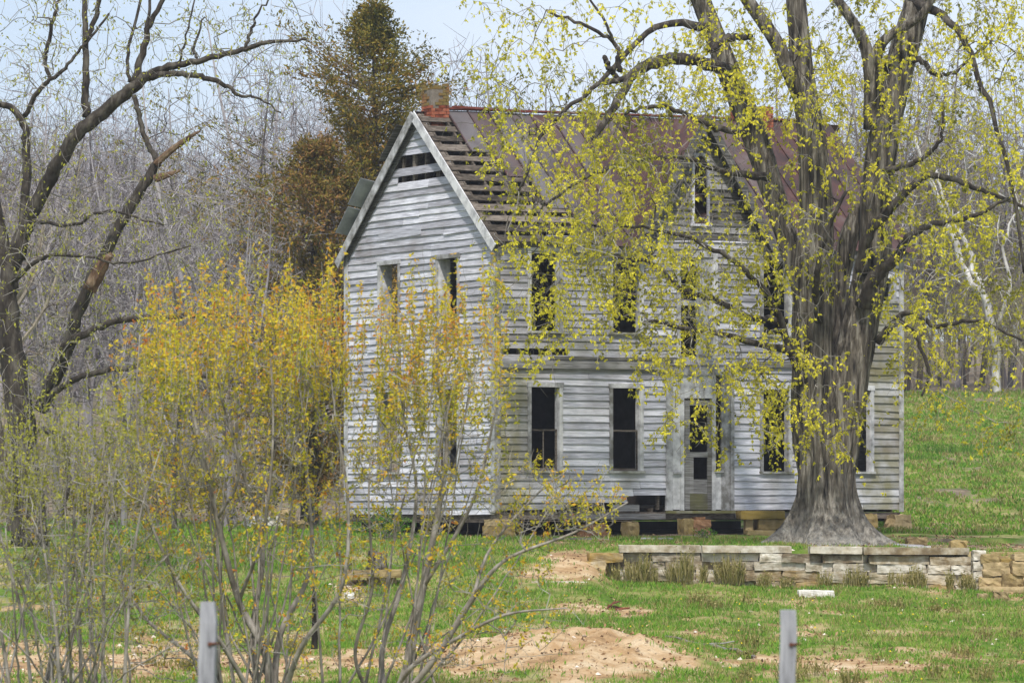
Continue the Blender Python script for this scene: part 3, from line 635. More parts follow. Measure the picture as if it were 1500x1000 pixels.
for i, (px, py, s, m_, lb) in enumerate(((375, 752, (.5, .4, .35), 'paintrock', 'white boulder leftmost in the rubble left of the house'), (400, 754, (.55, .5, .42), 'paintrock', 'largest white boulder in the rubble left of the house'), (430, 752, (.6, .5, .3), 'sand', 'tan boulder at the right of the rubble'), (412, 742, (.5, .4, .3), 'sand', 'tan stone on top of the rubble left of the house'))):
    c = at(px, py, 92); c[2] = H(c[0], c[1])+(.15 if i < 3 else .45); stone('rubble_stone', c, s, m_, lb, 'stone', rough=.25, rz=random.random(), group='rubble beside the house')
# fence posts
for (px, top, wpx, nail, lb) in ((304.5, 881, 25, 942, 'left grey wooden fence post with a rounded top'), (1154, 893, 25, 943, 'right grey wooden fence post with a square top')):
    Y = 23; p = at(px, top, Y); gz = H(p[0], Y)-.3; w_ = wpx/FPX*Y
    t = empty('fence_post', (p[0], Y, gz+.3), lb, 'fence post', 'fence posts in the foreground')
    b = MB(); nz = 12
    for k in range(nz):
        z0 = -.3+(p[2]-gz)*k/nz; z1 = -.3+(p[2]-gz)*(k+1)/nz
        def ring(z, kk):
            f = .82 if kk == nz and px < 500 else (.96 if kk == nz else 1); h = w_/2*f; dx = .006*math.sin(kk*1.3)
            return [(-h+dx, -h, z), (h*.9+dx, -h*.95, z), (h+dx, h, z), (-h*.9+dx, h, z)]
        b.hexa(ring(z0, k)+ring(z1, k+1), rnd=.5)
    b.build('post', M['post'], t)
    zz = at(px, nail, Y)[2]-(gz+.3)
    b = MB(); b.tube([(w_*.1, -w_*.53, zz), (w_*.58, -w_*.55, zz+.004), (w_*.66, -w_*.2, zz)], .008, 6); b.tube([(w_*.15, -w_*.5, zz), (w_*.15, -w_*.6, zz)], .014, 6); b.build('wire_staple', M['rust'], t)

# ------------------------------------------------------------------ trees
def catmull(P, n):
    P = np.asarray(P, float); Q = np.vstack([2*P[0]-P[1], P, 2*P[-1]-P[-2]]); out = []
    for i in range(1, len(Q)-2):
        for t in np.linspace(0, 1, n, endpoint=False):
            a, b_, c, d = Q[i-1], Q[i], Q[i+1], Q[i+2]; out.append(.5*((2*b_)+(-a+c)*t+(2*a-5*b_+4*c-d)*t*t+(-a+3*b_-3*c+d)*t**3))
    out.append(P[-1]); return np.array(out)
def limb(pts, n=6, wob=.0):   # pts: (px, py, Y, width px) -> xyz + radius
    Q = np.array([[*at(p[0], p[1], p[2]), p[3]/2/FPX*p[2]] for p in pts]); q = catmull(Q, n)
    if wob: q[1:-1, :3] += rng.normal(size=(len(q)-2, 3))*wob
    q[:, 3] = np.maximum(q[:, 3], .004); return q
class Grow:
    def __init__(s): s.pos = []; s.par = []; s.cap = []
    def seed(s, q):
        for r in q: s.pos.append(r[:3]); s.par.append(-1); s.cap.append(r[3])
    def run(s, A, seg=.35, wig=.05, arch=.1, bias=0, up=0):
        A = np.asarray(A); n0 = len(s.pos); base = np.array(s.pos); buf = np.zeros((n0+len(A)*14+10, 3)); buf[:n0] = base; n = n0
        d0 = np.min(np.linalg.norm(A[:, None]-base[None], axis=2), axis=1); depth = np.zeros(len(buf))
        for k in np.argsort(d0):
            a = A[k]; D = a-buf[:n]; d = np.linalg.norm(D, axis=1)+bias*depth[:n]
            if up: d = d+up*np.maximum(0, -D[:, 2])    # prefer parents below the tip
            j = int(np.argmin(d)); L = np.linalg.norm(a-buf[j]); m = min(12, max(1, int(L/seg)+1)); p0 = buf[j].copy(); par = j
            side = rng.normal(size=3)*wig*L
            for t in range(1, m+1):
                f = t/m; p = p0+(a-p0)*f+np.array((0, 0, arch*L*math.sin(math.pi*f)))+side*math.sin(math.pi*f)+rng.normal(size=3)*wig*seg*(.6 if t < m else 0)
                buf[n] = p; depth[n] = depth[par]+L/m; s.pos.append(p); s.par.append(par); s.cap.append(1e9); par = n; n += 1
        s.n0 = n0; return s
    def tubes(s, mb, r0=.005, pw=.45, big=None, rmax=.6):
        n = len(s.pos); cnt = np.zeros(n); ch = [[] for _ in range(n)]
        for i in range(s.n0, n): ch[s.par[i]].append(i)
        tips = []
        for i in range(n-1, s.n0-1, -1):
            if not ch[i]: cnt[i] = 1; tips.append(i)
            if s.par[i] >= s.n0: cnt[s.par[i]] += cnt[i]
        rad = r0*cnt**pw; stack = [(p, c) for p in range(s.n0) for c in ch[p]]
        while stack:
            p, c = stack.pop(); pts = [s.pos[p]]; rs = [min(rad[c]*1.15, s.cap[p]*rmax)]; cm = s.cap[p]*rmax
            while True:
                pts.append(s.pos[c]); rs.append(min(rad[c], cm))
                if not ch[c]: break
                k = sorted(ch[c], key=lambda i: -cnt[i]); stack.extend((c, o) for o in k[1:]); c = k[0]
            rs[-1] *= .6; m = max(rs); tgt = big if (big is not None and m > .018) else mb
            tgt.tube(pts, rs, 7 if m > .06 else 5 if m > .025 else 3, cap=False)
        s.tips = np.array(tips); s.rad = rad; return s
    def twig_nodes(s, rmx): return np.array([s.pos[i] for i in range(s.n0, len(s.pos)) if s.rad[i] < rmx])
def clusters(mb, P, k, size, down=.7, spread=.5, wfac=.55, rnd_c=None, jit=.0):
    n = len(P); rc = rng.random(n) if rnd_c is None else rnd_c
    Q = np.repeat(P, k, 0)+rng.normal(size=(n*k, 3))*jit; D = rng.normal(size=(n*k, 3))*spread; D[:, 2] -= down; D /= np.linalg.norm(D, axis=1)[:, None]+1e-9
    L = size*rng.uniform(.4, 1.45, n*k); mb.leaves(Q, D, L, L*wfac, np.clip(np.repeat(rc, k)*.7+rng.random(n*k)*.3, 0, 1))
def sample(regions, Yc, n):   # regions: (px,py,rx,ry,weight[,Y,dY]) gaussian blobs in the photo, given depth
    w_ = np.array([r[4] for r in regions], float); w_ /= w_.sum(); out = []
    while len(out) < n:
        r = regions[rng.choice(len(regions), p=w_)]; Y = rng.normal(*(r[5:7] if len(r) > 5 else Yc))
        q = rng.normal(size=2)
        if abs(q[0]) > 2 or abs(q[1]) > 2: continue
        out.append(at(r[0]+r[2]*q[0], r[1]+r[3]*q[1], Y))
    return np.array(out)

# --- big maple in front of the house
TY = 77.0; base = at(1207, 790, TY); gz = H(base[0], TY)
maple = empty('maple_tree', (base[0], TY, gz), 'huge old maple with fluted grey trunk and yellow blossom right of the doorway', 'tree'); mo = np.array((base[0], TY, gz))
tr = MB(); nz_, ns = 60, 144; V = []; moss = []
for i in range(nz_+1):
    f = i/nz_; z = gz-.15+f*4.3; hgt = z-gz
    cx = base[0]+.1*f; rx = .60+.75*math.exp(-max(0, hgt)/.42)+.12*math.exp(-hgt/1.4)-.3*sm(2.5, 4.1, hgt)
    for j in range(ns):
        a = 2*math.pi*j/ns; fl = math.exp(-max(0, hgt)/.9)
        ridge = .13*fl*math.cos(a*5+1)+.1*fl*math.cos(a*8+2.2)+.035*math.cos(a*7+f*2)+.03*fbm(math.cos(a)*7, math.sin(a)*7, z*.35)+.05*fbm(math.cos(a)*2, math.sin(a)*2, z*1.2)
        rg_ = abs(fbm(math.cos(a)*11, math.sin(a)*11, z*.7+4)); ridge += .075*min(.6, rg_)-.03+.02*abs(fbm(math.cos(a)*22, math.sin(a)*22, z*1.6))
        r = rx*.96*(1+ridge); V.append((cx+math.cos(a)*r, TY+math.sin(a)*r*.92, z)); moss.append(.75*math.exp(-max(0, hgt)/.9))  # bark paler towards the base, its sunlit look mixed into the colour
F = [(i*ns+j, i*ns+(j+1)%ns, (i+1)*ns+(j+1)%ns, (i+1)*ns+j) for i in range(nz_) for j in range(ns)]
tr.add(V, F, rnd=np.full(len(V), .5), moss=np.array(moss)); stems = []
def stem(pts, sides=30, n=8):
    q = limb(pts, n); k = len(q)
    tr.tube(q[:, :3], q[:, 3]*.94, sides, rnd=.5, lump=.04); stems.append(q); return q
stem([(1200, 740, 77, 40), (1190, 640, 77, 62), (1192, 540, 76.9, 66), (1190, 430, 76.8, 60), (1196, 320, 76.8, 54), (1190, 210, 76.8, 44), (1176, 110, 76.8, 36), (1168, 20, 76.8, 31), (1160, -80, 76.8, 28)])
stem([(1222, 750, 77, 40), (1230, 650, 77, 62), (1240, 560, 77, 64), (1262, 460, 77.1, 56), (1280, 370, 77.2, 50), (1284, 270, 77.2, 48), (1300, 170, 77.2, 46), (1322, 80, 77.3, 44), (1345, 0, 77.4, 40), (1368, -90, 77.5, 34)])
stem([(1222, 640, 77.2, 30), (1228, 560, 77.5, 30), (1228, 450, 77.8, 26), (1240, 360, 77.8, 30), (1262, 300, 77.8, 26)], 14)
stem([(1205, 620, 77.3, 20), (1196, 510, 77.6, 28), (1168, 400, 78, 32), (1135, 290, 78.2, 36), (1108, 205, 78.3, 40), (1082, 140, 78.3, 38), (1050, 60, 78.3, 33), (1015, -30, 78.3, 28)])
stem([(1184, 170, 76.8, 24), (1158, 110, 76.6, 24), (1136, 60, 76.5, 22), (1095, 0, 76.4, 20), (1060, -60, 76.4, 18)], 14)
stem([(1276, 190, 77, 26), (1276, 110, 76.8, 24), (1262, 55, 76.7, 18), (1224, -5, 76.6, 14)], 12)
stem([(1276, 130, 76.9, 22), (1284, 80, 76.7, 20), (1300, 55, 76.6, 16), (1350, 22, 76.5, 13), (1372, -20, 76.4, 12)], 12)
tr.build('trunk', M['bark'], maple, smooth=True, origin=mo)
lb_ = MB(); RS = 1.0
def lim(pts, sides=9, n=6, into=lb_, wob=.02, store=stems):
    q = limb(pts, n, wob); q[:, 3] *= RS; into.tube(q[:, :3], q[:, 3], sides, rnd=.5, lump=.05); store.append(q)
lim([(1075, 110, 78.2, 22), (1035, 92, 77.6, 18), (985, 86, 77, 17), (940, 100, 76.4, 16), (915, 128, 76, 13), (895, 165, 75.6, 11), (870, 205, 75.2, 8)])
lim([(945, 100, 76.5, 12), (918, 115, 76.3, 9), (884, 121, 76, 8)]); lim([(908, 118, 76.3, 8), (893, 98, 76.1, 9), (886, 84, 76, 8)])
lim([(907, 105, 76.3, 9), (905, 80, 76.2, 7), (897, 60, 76.2, 6), (850, 35, 76, 5), (800, 15, 76, 4)]); lim([(900, 65, 76.2, 5), (882, 25, 76, 4), (860, -10, 76, 3)])
lim([(1100, 55, 76.8, 10), (1070, 55, 76.5, 11), (1050, 66, 76.3, 9), (1035, 75, 76.2, 8)])
lim([(1090, 195, 77.5, 12), (1040, 185, 76.8, 8), (1000, 165, 76.3, 7), (960, 155, 76, 6), (915, 168, 75.6, 5)])
lim([(1150, 470, 77, 12), (1100, 465, 76, 10), (1050, 440, 75.5, 9), (1000, 425, 75.2, 8), (960, 390, 75, 6), (900, 375, 74.8, 4)])
lim([(1175, 560, 76.6, 20), (1165, 520, 76.2, 14), (1120, 505, 75.6, 10), (1060, 490, 75.2, 8), (1000, 480, 74.8, 6), (950, 470, 74.5, 4)])
lim([(1168, 540, 76.4, 12), (1135, 450, 75.6, 9), (1090, 395, 75, 8), (1045, 365, 74.7, 7), (980, 340, 74.4, 5), (900, 330, 74.2, 4)])
lim([(1125, 260, 77.8, 14), (1060, 250, 76.8, 9), (1000, 230, 76.2, 7), (930, 235, 75.8, 6), (860, 260, 75.4, 5), (800, 300, 75, 4)])
lim([(1200, 470, 76.4, 14), (1195, 400, 75.4, 9), (1215, 330, 75, 7), (1240, 280, 74.8, 5)])
lim([(1265, 450, 76.6, 26), (1283, 405, 76.3, 22), (1315, 375, 76, 16), (1335, 345, 75.8, 13), (1380, 325, 75.6, 9), (1420, 318, 75.5, 7), (1480, 290, 75.4, 5)])
lim([(1262, 400, 76.7, 18), (1270, 345, 76.4, 16), (1300, 312, 76.2, 14), (1338, 270, 76, 12), (1362, 256, 76, 10), (1410, 268, 75.8, 8), (1455, 285, 75.7, 6), (1520, 310, 75.6, 5)])
lim([(1276, 254, 77, 11), (1320, 243, 76.8, 9), (1350, 232, 76.7, 7), (1378, 205, 76.6, 5), (1382, 150, 76.6, 4)])
lim([(1286, 500, 76.6, 15), (1330, 458, 76, 8), (1370, 478, 75.8, 7), (1430, 470, 75.6, 5), (1500, 500, 75.5, 4)])
lim([(1315, 462, 76, 7), (1345, 500, 75.8, 6), (1362, 545, 75.7, 5), (1350, 580, 75.7, 3)])
lim([(1290, 100, 77.2, 14), (1345, 88, 77, 9), (1368, 108, 77, 7), (1400, 105, 77, 5), (1450, 60, 77, 4)])
lim([(1335, 0, 77.3, 16), (1400, 40, 76, 10), (1440, 130, 75.5, 8), (1480, 260, 75, 6), (1500, 400, 75, 4)])
lim([(1040, 40, 78.2, 14), (960, 40, 77, 9), (880, 120, 76, 7), (800, 190, 75.4, 5), (760, 280, 75.2, 4)])
lb_.build('limb', M['bark_dark'], maple, smooth=True, origin=mo)
G = Grow()
for q in stems: G.seed(q[::2])
regs = [(900, 270, 95, 75, 8, 75.6, 1.6), (820, 230, 70, 55, 2.5, 75.6, 1.4), (960, 340, 80, 80, 4, 75, 1.5), (880, 410, 90, 60, 4.5, 75, 1.3), (1060, 440, 80, 70, 4, 75, 1.3), (1090, 560, 70, 60, 2.6, 74.8, 1.1),
        (1190, 590, 45, 50, 1.6, 75.2, .35), (1000, 520, 60, 40, 1.6, 74.6, 1), (1070, 120, 90, 50, 3, 76, 1.6), (1150, 70, 130, 60, 4, 76.5, 2), (880, 110, 110, 60, 3, 76, 1.5), (760, 90, 60, 60, .8, 76, 1.2),
        (1250, 240, 80, 110, 4, 75.8, 1), (1400, 170, 70, 110, 4.6, 76.5, 2), (1410, 350, 70, 90, 2.8, 76, 1.8), (1440, 60, 60, 50, 2, 76.5, 2), (1400, 500, 70, 60, 1.6, 75.8, 1.5), (800, 480, 50, 50, .6, 74.8, 1), (1130, 330, 50, 60, 1.3, 75, 1), (1470, 620, 40, 50, .3, 75.5, 1), (740, 420, 30, 50, .5, 75, .8)]
G.run(sample(regs, (76, 1), 2900), seg=.3, wig=.1, arch=.14, bias=.15)
tw = MB(); bg_ = MB(); G.tubes(tw, .0055, .43, bg_)
# hanging twigs with blossom
TN = G.twig_nodes(.011); TN = TN[rng.permutation(len(TN))]; lf = MB(); hang = []
for p in TN[:7200]:
    L = rng.uniform(.15, .7); d = rng.normal(size=3)*.4; d[2] = -abs(d[2])-.35; d /= np.linalg.norm(d); m = 4
    pts = [p+d*L*t/m+np.array((0, 0, -.12*L*(t/m)**2))+rng.normal(size=3)*.012*(t > 0) for t in range(m+1)]; tw.tube(pts, np.linspace(.004, .0022, m+1), 3, cap=False); hang.extend(pts[1:])
hang = np.array(hang)
tw.build('twigs', M['twig'], maple, origin=mo); bg_.build('branches', M['bark_dark'], maple, smooth=True, origin=mo)
allp = np.concatenate([hang, TN]); nv = np.array([fbm(*(p*.8)) for p in allp]); keep = rng.random(len(allp)) < np.clip(.62+nv*.9, .1, 1)
gapx = 750+allp[:, 0]/allp[:, 1]*FPX; gapy = HOR-allp[:, 2]/allp[:, 1]*FPX; keep &= ~((np.abs(gapx-1040) < 55) & (np.abs(gapy-285) < 75) & (rng.random(len(allp)) < .6)); pp = allp[keep]; pp = pp[rng.permutation(len(pp))][:27000]
clusters(lf, pp, 6, .076, down=.75, spread=.55, wfac=.5, rnd_c=np.clip(.5+.9*np.array([fbm(*(p*.5+9)) for p in pp])+rng.normal(size=len(pp))*.15, 0, 1), jit=.012)
lf.build('blossom', M['leaf'], maple, origin=mo)

# --- old dark tree at the left
LY = 70; lo = np.array((*at(38, 790, LY)[:2], 0.)); lo[2] = H(lo[0], lo[1])
lt = empty('old_tree', tuple(lo), 'dark spreading old tree with a long arching limb at the left edge', 'tree'); tr = MB(); stems = []; RS = .8
def ls(pts, sides=10, n=6, into=None, wob=.016):
    lim(pts, sides, n, into or tr, wob, stems)
ls([(42, 800, 70, 70), (38, 700, 70, 56), (28, 600, 70, 50), (14, 500, 70, 46), (8, 420, 70, 40), (30, 350, 70, 28), (60, 285, 69.8, 26), (105, 205, 69.5, 25), (150, 165, 69.4, 24), (190, 132, 69.3, 22), (225, 106, 69.2, 17), (270, 93, 69, 12), (320, 82, 69, 10), (370, 68, 69, 9), (400, 61, 69, 7), (450, 58, 69, 4)], 16)
ls([(215, 112, 69.2, 13), (260, 108, 69, 11), (300, 114, 68.9, 10), (330, 125, 68.9, 8), (350, 138, 68.8, 6), (380, 145, 68.8, 4), (412, 165, 68.8, 3)])
ls([(8, 430, 70, 30), (0, 340, 70, 24), (-20, 250, 70, 20)]); ls([(30, 380, 70, 20), (40, 240, 70, 16), (33, 180, 70, 14), (10, 155, 70, 12), (-20, 150, 70, 10)])
ls([(36, 170, 70, 9), (60, 130, 69.8, 9), (90, 105, 69.8, 7), (120, 70, 69.8, 5), (160, 20, 69.8, 4)]); ls([(74, 118, 69.8, 8), (66, 92, 69.8, 7), (70, 65, 69.8, 7), (80, 20, 69.8, 6), (95, -20, 69.8, 4)])
ls([(126, 172, 69.6, 15), (125, 120, 69.8, 13), (126, 60, 69.9, 11), (124, -20, 70, 9)]); ls([(126, 60, 69.8, 9), (140, 25, 69.8, 9), (150, -20, 69.8, 7)])
ls([(197, 125, 69.3, 15), (210, 70, 69.4, 13), (222, 30, 69.4, 10), (248, -20, 69.4, 8)]); ls([(190, 120, 69.4, 7), (188, 80, 69.6, 6), (206, 0, 69.7, 5)]); ls([(213, 60, 69.5, 6), (222, -10, 69.6, 5)])
ls([(290, 85, 69, 6), (283, 70, 69, 5), (300, 25, 69, 3)]); ls([(360, 70, 69, 6), (368, 45, 69, 6), (378, 20, 69, 4), (400, -10, 69, 3)]); ls([(262, 102, 69, 5), (270, 60, 69, 4), (285, 0, 69, 3)])
ls([(196, 140, 69.2, 10), (205, 175, 69.2, 10), (215, 210, 69.2, 10), (232, 238, 69.1, 13)])
ls([(60, 600, 70, 26), (90, 530, 69.6, 26), (125, 430, 69.3, 22), (165, 350, 69, 20), (200, 290, 69, 19), (232, 238, 69.1, 16)], 12)
ls([(70, 575, 69.5, 18), (95, 510, 69, 16), (140, 480, 68.8, 13), (200, 466, 68.6, 12), (270, 462, 68.5, 10), (360, 465, 68.4, 8)], 12)
ls([(60, 595, 69.8, 16), (85, 570, 69.2, 13), (130, 548, 68.8, 11), (200, 537, 68.6, 10), (260, 545, 68.5, 8), (350, 560, 68.4, 5)], 12)
ls([(10, 420, 70, 12), (60, 380, 69, 7), (120, 375, 68.5, 5), (190, 385, 68.4, 4), (280, 360, 68.3, 3)]); ls([(40, 320, 70, 9), (100, 330, 69, 6), (160, 310, 68.5, 5), (240, 330, 68, 3)]); ls([(60, 630, 70, 12), (90, 640, 69.5, 10), (100, 690, 69.5, 9), (92, 760, 69.5, 8)])
tr.build('trunk', M['bark_dark'], lt, smooth=True, origin=lo)
b = MB()
for pts in ([(228, 240, 69.0, 12), (248, 222, 68.9, 11), (275, 202, 68.8, 8), (293, 192, 68.8, 3)], [(228, 262, 69, 12), (246, 256, 68.9, 8), (264, 250, 68.8, 3)]): q = limb(pts, 5); b = MB(); b.tube(q[:, :3], q[:, 3], 8, lump=.12); b.build('broken_limb', M['rot'], lt, origin=lo)
b = MB(); q = limb([(132, 425, 69.1, 20), (150, 388, 69, 18), (165, 372, 69, 8)], 4); b.tube(q[:, :3]-np.array((0, .06, 0)), q[:, 3], 8, lump=.1)
b.build('broken_limb', M['rot'], lt, origin=lo)
G = Grow()
for q in stems: G.seed(q[::2])
regs = [(60, 60, 60, 60, 2, 70, 1.5), (180, 60, 90, 50, 2.5, 69.5, 1.2), (330, 40, 70, 40, 2, 69, 1), (60, 220, 60, 80, 2, 70, 1.5), (140, 320, 90, 60, 3, 68.8, 1.2), (60, 450, 60, 80, 2, 69.5, 1.4), (220, 400, 90, 50, 2, 68.5, .8), (260, 180, 60, 40, .7, 69, .7), (380, 120, 40, 40, .8, 69, .6), (150, 500, 70, 40, 1, 68.8, 1), (30, 600, 40, 60, 1, 69.5, 1), (330, 330, 60, 50, .9, 68.5, .8)]
G.run(sample(regs, (70, 1), 1300), seg=.3, wig=.11, arch=.1, bias=.12); tw = MB(); G.tubes(tw, .006, .43)
TN = G.twig_nodes(.014)
for p in TN[rng.permutation(len(TN))[:900]]:
    L = rng.uniform(.15, .45); d = rng.normal(size=3)*.5; d[2] += .5; d /= np.linalg.norm(d); tw.tube([p, p+d*L*.5+rng.normal(size=3)*.015, p+d*L], [.004, .003, .002], 3, cap=False)
tw.build('twigs', M['twig'], lt, origin=lo)
lf = MB(); w_ = TN[:, 2] < 7.2; P = np.concatenate([TN[w_][rng.permutation(w_.sum())[:3600]], TN[~w_][rng.permutation((~w_).sum())[:1300]]]); clusters(lf, P, 3, .07, jit=.05, wfac=.45); lf.build('young_leaves', M['leaf_l'], lt, origin=lo)

# --- red-maple thicket in the left foreground
def thicket(name, label, o_px, Y0, stems_, regs, n, shoots, leafn, mleaf, tws=.0045, lsize=.055, mb_='twig', upb=1.2, cat='sapling', extra=16):
    o0 = np.array((*at(o_px, 1000, Y0)[:2], 0.)); o0[2] = H(o0[0], o0[1]); t = empty(name, tuple(o0), label, cat); sm_ = MB(); ss = []
    for s_ in stems_: lim(s_, 7, 6, sm_, 0, ss)
    for k in range(extra):     # further thin straight stems fanning from the same root
        rg = regs[rng.choice(len(regs), p=np.array([r_[4] for r_ in regs])/sum(r_[4] for r_ in regs))]; tx = rg[0]+rng.normal()*rg[2]*.8; ty = rg[1]+rng.normal()*rg[3]*.6; dY = rng.normal()*.7; bx_ = o_px+rng.normal()*38
        mx_ = bx_+(tx-bx_)*rng.uniform(.45, .7); lim([(bx_, 1050, Y0, rng.uniform(5, 9)), (bx_+(mx_-bx_)*.6, 1050-(1050-ty)*.32, Y0+dY*.4, 5), (mx_, 1050-(1050-ty)*.6, Y0+dY*.8, 3.5), (tx, ty, Y0+dY, 2.5)], 5, 6, sm_, .006, ss)
    sm_.build('stem', M['bark_s'], t, smooth=True, origin=o0)
    G = Grow()
    for q in ss: G.seed(q)
    G.run(sample(regs, (Y0, 1), n), seg=.22, wig=.08, arch=-.05, bias=.1, up=upb); tw = MB(); G.tubes(tw, tws, .42)
    TN = G.twig_nodes(.012); TN = TN[rng.permutation(len(TN))]; L_ = []; hgt = []
    top = np.percentile(TN[:, 2], 60)
    for p in TN[:shoots]:
        up_ = p[2] > top
        if up_ and rng.random() < .45: continue
        L = rng.uniform(.2, .95)*(1 if up_ else .4); d = rng.normal(size=3)*(.1 if up_ else .45); d[2] = 1; d /= np.linalg.norm(d); m = 9 if up_ else 3
        pts = [p+d*L*k/m+rng.normal(size=3)*.006 for k in range(m+1)]; tw.tube(pts, np.linspace(.0038, .002, m+1), 3, cap=False)
        if rng.random() < (.95 if up_ else .6): L_.extend(pts[1:]); hgt.extend([k/m for k in range(1, m+1)])
    tw.build('twigs', M[mb_], t, origin=o0); L_ = np.array(L_); hgt = np.array(hgt)
    k = rng.permutation(len(L_))[:leafn]; lf = MB(); low = np.clip((1.0-L_[k, 2])/3, 0, .6)
    rc = np.clip(.12+hgt[k]*.3+.22*sm(top-.1, top+1.3, L_[k, 2])+low*.5*(rng.random(len(k)) < .45)+rng.normal(size=len(k))*.22, 0, 1)
    clusters(lf, L_[k], 4, lsize, down=.15, spread=.8, wfac=.5, rnd_c=rc, jit=.012); lf.build('leaves', M[mleaf], t, origin=o0)
M['bark_s'] = mat('sapling_bark', [(.1,.085,.07),(.25,.225,.195),(.42,.39,.36)], 6, (1,1,.5), bump=.3)
Yb = 46
RS = .7
st1 = [[(395, 1045, Yb, 22), (390, 960, Yb, 18), (350, 880, Yb, 14), (318, 760, Yb-.3, 11), (290, 640, Yb-.5, 8), (270, 520, Yb-.5, 4)],
       [(400, 1040, Yb, 18), (410, 930, Yb+.3, 14), (455, 830, Yb+.5, 11), (450, 700, Yb+.7, 8), (440, 560, Yb+.8, 5), (435, 470, Yb+.8, 3)],
       [(385, 1045, Yb, 15), (370, 930, Yb+.5, 13), (385, 800, Yb+.9, 10), (350, 660, Yb+1, 8), (345, 500, Yb+1, 4)],
       [(380, 1040, Yb, 14), (330, 950, Yb-.4, 10), (260, 850, Yb-.8, 8), (215, 740, Yb-1, 6), (200, 600, Yb-1, 4), (205, 490, Yb-1, 3)],
       [(410, 1040, Yb, 14), (440, 950, Yb-.5, 11), (500, 860, Yb-.9, 9), (510, 740, Yb-1, 7), (490, 600, Yb-1, 4), (480, 500, Yb-1, 3)],
       [(370, 1045, Yb, 12), (280, 960, Yb+.5, 9), (210, 900, Yb+.9, 7), (160, 800, Yb+1, 5), (170, 680, Yb+1, 3)],
       [(350, 880, Yb, 9), (385, 780, Yb-.6, 7), (400, 640, Yb-.8, 5), (395, 500, Yb-.8, 3)], [(318, 760, Yb-.3, 8), (350, 690, Yb-.6, 6), (320, 560, Yb-.8, 4), (325, 460, Yb-.8, 3)]]
regs = [(350, 560, 75, 62, 7, Yb, 1), (450, 560, 42, 60, 5, Yb, 1), (250, 590, 42, 62, 3.6, Yb, 1), (330, 690, 90, 55, 4, Yb, 1), (230, 740, 75, 65, 3, Yb, 1), (430, 730, 60, 60, 3, Yb, .9), (190, 850, 80, 60, 2, Yb, .9), (350, 830, 90, 60, 2, Yb, .9), (480, 830, 60, 55, 1.5, Yb, .8), (300, 930, 110, 40, 1.2, Yb, .9)]
thicket('red_maple_sapling', 'dense many-stemmed young red maple with orange and yellow leaves in the left foreground', 395, Yb, st1, regs, 1900, 5000, 14500, 'leaf_o', lsize=.055, extra=26)
st2 = [[(575, 1045, Yb+1, 20), (600, 960, Yb+1, 17), (620, 860, Yb+1, 15), (640, 760, Yb+1, 13), (655, 650, Yb+1, 9), (640, 540, Yb+1, 6), (650, 450, Yb+1, 3)],
       [(570, 1045, Yb+1, 14), (640, 960, Yb+.6, 14), (690, 880, Yb+.3, 12), (740, 820, Yb, 8), (840, 780, Yb-.2, 5), (920, 735, Yb-.2, 3)],
       [(565, 1045, Yb+1, 15), (560, 950, Yb+1.4, 12), (590, 850, Yb+1.6, 10), (610, 720, Yb+1.8, 7), (590, 600, Yb+1.8, 5), (585, 480, Yb+1.8, 3)],
       [(560, 1045, Yb+1, 12), (600, 980, Yb+.4, 11), (660, 940, Yb, 9), (740, 900, Yb-.4, 6), (830, 890, Yb-.5, 3)],
       [(620, 860, Yb+1, 9), (690, 740, Yb+.7, 7), (720, 630, Yb+.6, 5), (735, 540, Yb+.5, 3)], [(690, 880, Yb+.3, 8), (720, 800, Yb+.6, 6), (790, 720, Yb+.8, 4), (830, 690, Yb+.8, 3)],
       [(555, 1045, Yb+1, 10), (520, 960, Yb+.6, 8), (545, 860, Yb+.3, 7), (540, 740, Yb, 5), (545, 620, Yb, 3)]]
regs = [(600, 570, 42, 70, 4.4, Yb+1, .8), (680, 560, 36, 65, 3.2, Yb+1, .8), (560, 660, 30, 70, 2.4, Yb+1, .8), (650, 700, 70, 55, 2.6, Yb+1, .8), (770, 740, 60, 36, 1.8, Yb+.3, .6), (850, 760, 40, 24, .9, Yb, .5), (620, 860, 70, 50, 1.6, Yb+.6, .8), (740, 880, 60, 40, 1.1, Yb, .7), (680, 960, 90, 25, .8, Yb, .7)]
thicket('red_maple_sapling', 'slimmer leaning young red maple with sparse orange leaves in front of the gable', 575, Yb+1, st2, regs, 1000, 2000, 5400, 'leaf_o', lsize=.055, extra=12)
st3 = [[(90+dx, 1045, 44+dy, 9), (80+dx*1.2, 900, 44+dy, 7), (60+dx*1.6, 760, 44+dy, 5), (70+dx*1.9, 640, 44+dy, 2.5)] for dx, dy in ((-70, 0), (-40, .6), (0, -.5), (30, .7), (60, 0), (90, -.6))]
regs = [(30, 760, 50, 90, 3, 44, .8), (110, 780, 60, 80, 3, 44, .8), (180, 850, 60, 60, 1.5, 44, .8), (60, 900, 80, 50, 1.5, 44, .8), (160, 680, 40, 40, 1, 44, .6)]
thicket('brush', 'thin tangle of pale green budding brush at the lower left edge', 90, 44, st3, regs, 1300, 1500, 3000, 'leaf_l', tws=.0042, lsize=.045, cat='shrub', extra=30)
b = MB(); b.tube([at(461, 950, 50), at(462, 900, 50), at(461, 870, 50), at(463, 838, 50)], [.05, .045, .035, .01], 7, lump=.08); tag(b.build('broken_snag', M['bark_dark'], origin=tuple(at(461, 950, 50))), 'thin dark splintered snag standing among the sapling stems', 'snag')

